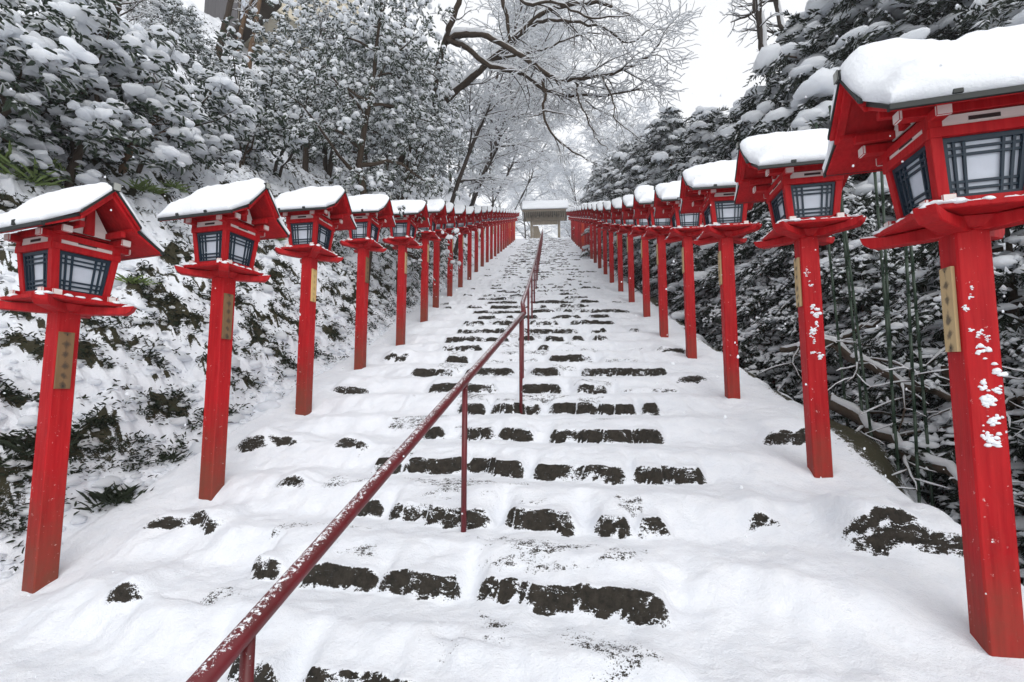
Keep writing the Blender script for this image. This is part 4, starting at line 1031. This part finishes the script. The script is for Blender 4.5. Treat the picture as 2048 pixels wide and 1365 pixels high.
under = [(1.9, 4.0), (2.5, 3.35), (2.7, 4.6), (3.3, 3.5), (3.7, 4.3), (4.2, 3.4), (4.9, 3.6), (5.0, 5.4), (5.7, 3.4), (6.4, 3.7), (6.3, 5.6), (7.2, 3.5), (8.0, 3.7), (9.0, 3.6), (10.2, 3.8), (11.6, 3.8), (13.2, 3.9), (15.0, 3.9), (17, 4.0), (8.6, 6.2), (3.2, 6.0), (1.2, 5.0), (20, 4.0), (23, 4.1), (26.5, 4.1)]
UL = ['at the right photo edge behind the biggest lantern post', 'just left of the biggest lantern post', 'between the two lowest right posts, set back', 'between the two lowest right posts', 'behind the plaque of the biggest lantern', 'right beside the second right post', 'between the second and third right posts', 'deep in shade behind the second right post', 'just behind the third right post', 'between the third and fourth right posts', 'deep in shade behind the third right post', 'behind the fourth right post', 'behind the fifth right post', 'behind the sixth right post', 'behind the seventh right post', 'behind the eighth right post', 'behind the ninth right post', 'behind the tenth right post', 'behind the eleventh right post', 'in the second line between third and fourth right posts', 'farthest right in the shade by the photo edge', 'lowest at the right photo edge', 'behind the thirteenth right post', 'behind the fifteenth right post', 'behind the seventeenth right post']
for i, (y0, t) in enumerate(under):
    o = cf(3 + i % 2, y0, t + (.45 if i < 9 else .1), .95 + .2 * rnd.random(), rnd.uniform(0, 6.28), 'low dark cedar sapling ' + UL[i], -.1); o['group'] = 'dark cedar saplings under the right lanterns'; o.name = 'cedar_sapling'; o['category'] = 'sapling'

m_ = MB(); zz = 0
pts = [(0, 0, -1.2 + .26 * k) for k in range(16)]
for k in range(15): m_.tube([pts[k], (pts[k + 1][0], pts[k + 1][1], pts[k + 1][2] - .012)], .0095, 8); m_.tube([(0, 0, pts[k + 1][2] - .012), (0, 0, pts[k + 1][2])], .011, 8)
ME_BAM = m_.mesh('culm', [M_BAMB], smooth=True)
for i, (px, py, dep, tl_, l) in enumerate([(1768, 620, 3.5, .02, 'left of the biggest lantern post, topped with snow'), (1722, 760, 3.75, -.03, 'midway between the two lowest right posts'), (1784, 770, 3.3, .04, 'close to the biggest lantern post'), (1822, 800, 3.2, -.02, 'nearest the biggest lantern post'), (1690, 760, 3.95, .03, 'nearest the second right post'), (1850, 820, 3.3, .05, 'touching the edge of the biggest lantern post'), (1740, 830, 3.6, -.05, 'leaning slightly left between the two lowest right posts')]):
    p = at(px, py, dep); p[2] = float(ground_z(p[0], p[1]))
    o = empty('bamboo_stalk', tuple(p), i); o.rotation_euler = (tl_, tl_ * .6, i); obj('culm', ME_BAM, o)
    tag(o, 'thin green bamboo stalk ' + l, 'bamboo', 'green bamboo stalks on the right')
for i, (a, b, r, l) in enumerate([((1600, 640, 4.5), (1905, 800, 3.3), .045, 'snowy fallen branch slanting down toward the biggest lantern post'), ((1660, 800, 4.0), (2000, 980, 2.9), .05, 'lower snowy fallen branch crossing behind the biggest lantern post'), ((1900, 740, 3.4), (2100, 800, 3.0), .05, 'snowy fallen branch at the right photo edge'), ((1560, 700, 5), (1760, 640, 4.2), .03, 'thin snowy branch rising to the right behind the second right post')]):
    g = np.random.default_rng(700 + i); A_ = at(*a); B_ = at(*b); T = Tubes(); f = np.linspace(0, 1, 14)[:, None]; Q = A_ + (B_ - A_) * f + g.normal(0, .02, (14, 3)); Q[:, 2] -= np.sin(f[:, 0] * 3.14) * .08; Q -= A_
    rr = np.linspace(r, r * .5, 14); T.branch(Q, rr, 7, 1.0, .02, g); twigs(T, g, Q, rr, 1, .7, 8, 2, .9, .006, 1, -.05, .1)
    plant_obj('fallen_branch', (T.wood('wood', M_BARK), T.snow('snow')), A_, 0, 1, l, 'branch', 'snowy branches leaning among the right cedars', ('wood', 'snow'))

# ------------------------------------------------------------------ ground cover, tufts
g = np.random.default_rng(31); PP = []; DD = []
ny = 52000
y0s = 1.0 + 17 * g.random(ny) ** 1.6; ts = -2.45 - 8.5 * g.random(ny) ** 1.7
_, _, ba = ground_full(y0s, ts); k = (ba > .36) | (g.random(ny) < .02); y0s = y0s[k]; ts = ts[k]; zz, _, _ = ground_full(y0s, ts); xx, yy = to_world(y0s, ts)
c = np.stack([xx, yy, zz + .01], -1); nl = 7; n = len(c) * nl; a = g.uniform(0, 6.283, n)
D = np.stack([np.cos(a) * .8 + .35, np.sin(a) * .8 - .25, g.uniform(-.2, .9, n)], -1); P0 = np.repeat(c, nl, 0) + g.normal(0, .025, (n, 3)); s = g.uniform(.5, 1.3, n)
V, q = leaves(P0, D, np.tile([0, 0, 1.], (n, 1)) + g.normal(0, .5, (n, 3)), .042 * s, .013 * s)
y0s = 1.0 + 17 * g.random(9000) ** 1.5; ts = -2.45 - 4.8 * g.random(9000) ** 1.2; zz, _, _ = ground_full(y0s, ts); xx, yy = to_world(y0s, ts); s = .024 * g.lognormal(0, .5, 9000); zz = zz - s * .15
V2, T2 = blobs(np.stack([xx, yy, zz], -1), np.stack([s * 1.3, s, s * .8], -1), g, 1, .22)
o = obj('ground_cover', np_mesh('ground_cover', np.concatenate([V, V2]), quads=q, tris=T2 + len(V), mats=[M_GCOV, M_SNOWF], midx=np.concatenate([np.zeros(len(q)), np.ones(len(T2))]), smooth=True)); tag(o, 'dark low ferns and moss showing through the snow on the left bank', None, None, 'stuff')
def tuft_mesh(seed, n, L, w, spread):
    g = np.random.default_rng(seed); a = g.uniform(0, 6.283, n); D = np.stack([np.cos(a) * spread, np.sin(a) * spread, g.uniform(.3, 1.1, n)], -1)
    P0 = g.normal(0, .05, (n, 3)) * [1, 1, .2]; s = g.uniform(.6, 1.2, n)
    V, q = leaves(P0, D, np.tile([0, 0, 1.], (n, 1)) + g.normal(0, .4, (n, 3)), L * s, w * s, .1); return np_mesh('blades', V, quads=q, mats=[M_GCOV if seed < 50 else M_GRASS])
TU = [tuft_mesh(40, 160, .13, .012, .8), tuft_mesh(60, 70, .19, .018, 1.0)]
for i, (kk, px, py, s, l) in enumerate([(0, 335, 925, 1.0, 'dark round grass tuft in the snow left of the second left post'), (0, 235, 1005, 1.2, 'dark grass tuft low on the bank between the two lowest left posts'), (0, 60, 905, 1.3, 'dark grass tuft behind the lowest left post'),
        (1, 60, 370, 1.5, 'green dwarf bamboo above the roof of the lowest left lantern'), (1, 20, 345, 1.6, 'green dwarf bamboo at the left photo edge'), (1, 95, 350, 1.2, 'small green dwarf bamboo left of the thin trunk'), (1, 285, 385, 1.1, 'green dwarf bamboo between the two lowest left lantern roofs'), (1, 345, 380, .9, 'small dwarf bamboo left of the second lantern roof'), (1, 270, 570, .8, 'leafy sprig in the snow right of the lowest left lantern'), (1, 555, 480, .8, 'dwarf bamboo behind the third left lantern'), (1, 310, 250, 1.2, 'dwarf bamboo up the bank among the shrubs'), (1, 200, 290, 1.3, 'dwarf bamboo under the thick snow pads')]):
    p = hit(px, py); o = obj('grass_tuft' if kk == 0 else 'dwarf_bamboo', TU[kk]); o.location = p; o.rotation_euler = (0, 0, i); o.scale = (s, s, s)
    tag(o, l, 'grass' if kk == 0 else 'bamboo grass', 'tufts poking out of the snow on the left bank')

# ------------------------------------------------------------------ gate at the top
gy = 36.6; gx = float(xc(np.array(gy))) + .15; gz = float(P(gy)) - .05
gt_ = empty('shrine_gate', (gx, gy, gz), math.radians(-4)); gt_.scale = (.74, .74, .86)
M_GW = flat('haze_paled_gate_wood', (.27, .23, .175), .8, 8, .35, vs=(1, 1, .2)); M_GD = flat('dark_gate_wood', (.15, .125, .095), .8, 8, .3)  # main gate wood coloured paler and greyer to stand in for distance haze
for sx in (-1.45, 1.45):
    m = MB(); m.tube([(sx, 0, -.3), (sx, 0, 2.5)], .14, 12); obj('pillar', m.mesh('pillar', [M_GW], smooth=True), gt_)
m = MB(); m.box(-2.0, 2.0, -.12, .12, 2.0, 2.3); m.box(-1.3, 1.3, -.06, .06, 1.66, 1.96)
for k in range(6): m.box(-1.35 + .45 * k, -1.1 + .45 * k, -.16, .16, 2.302, 2.46)
obj('lintel', m.mesh('lintel', [M_GW]), gt_)
m = MB()
for k in range(22): m.box(-2.1 + k * .195, -2.1 + k * .195 + .09, -1.25, 1.25, 2.48, 2.57)
rf = obj('roof', None, gt_) if False else None
m2 = MB(); m2.prism([(-1.5, 2.60), (0, 3.55), (1.5, 2.60), (1.5, 2.42), (1.3, 2.46), (0, 3.2), (-1.3, 2.46), (-1.5, 2.42)], 'x', -2.35, 2.35)
rf = obj('roof', m2.mesh('roof', [M_GD]), gt_); obj('rafters', m.mesh('rafters', [M_GW]), rf)
m2 = MB(); m2.prism([(-1.55, 2.605), (0, 3.555), (1.55, 2.605), (1.6, 2.8), (1.2, 3.25), (.3, 3.85), (-.3, 3.85), (-1.2, 3.25), (-1.6, 2.8)], 'x', -2.42, 2.42); obj('snow', m2.mesh('snow', [M_SNOW], bevel=.08), rf)
m = MB(); m.hexa([(-1.3, .2, 0), (-.25, .2, 0), (-.25, .26, 0), (-1.3, .26, 0), (-1.3, .2, 1.6), (-.75, .2, 1.6), (-.75, .26, 1.6), (-1.3, .26, 1.6)]); obj('slanting_board', m.mesh('slanting_board', [M_GW]), gt_)
tag(gt_, 'small wooden shrine gate with snow covered roof at the head of the stairs', 'gate')

# ------------------------------------------------------------------ falling snow
g = np.random.default_rng(9); n = 1500; dep = 1.0 + 9 * g.random(n); px = g.uniform(-200, 2250, n); py = g.uniform(-150, 1450, n)
c = np.array([at(a, b, d) for a, b, d in zip(px, py, dep)]); s = g.uniform(.0018, .0042, n)
V, T_ = blobs(c, np.stack([s, s, s * g.uniform(1.0, 2.2, n)], -1), g, 0); o = obj('snowflakes', np_mesh('snowflakes', V, tris=T_, mats=[M_SNOWF], smooth=True)); tag(o, 'falling snowflakes in the air', None, None, 'stuff')

# ------------------------------------------------------------------ haze
m, nt, b = new_mat('snowy_air'); nt.nodes.remove(b)
pv = nt.nodes.new('ShaderNodeVolumePrincipled'); pv.inputs['Color'].default_value = (.97, .98, 1, 1); pv.inputs['Density'].default_value = .0014; pv.inputs['Anisotropy'].default_value = .2
nt.links.new(pv.outputs[0], nt.nodes['Material Output'].inputs['Volume'])
mm = MB(); mm.box(-62, 62, -7, 90, -14, 31); o = obj('haze', mm.mesh('haze', [m])); tag(o, 'pale snowy haze filling the valley', None, None, 'stuff')
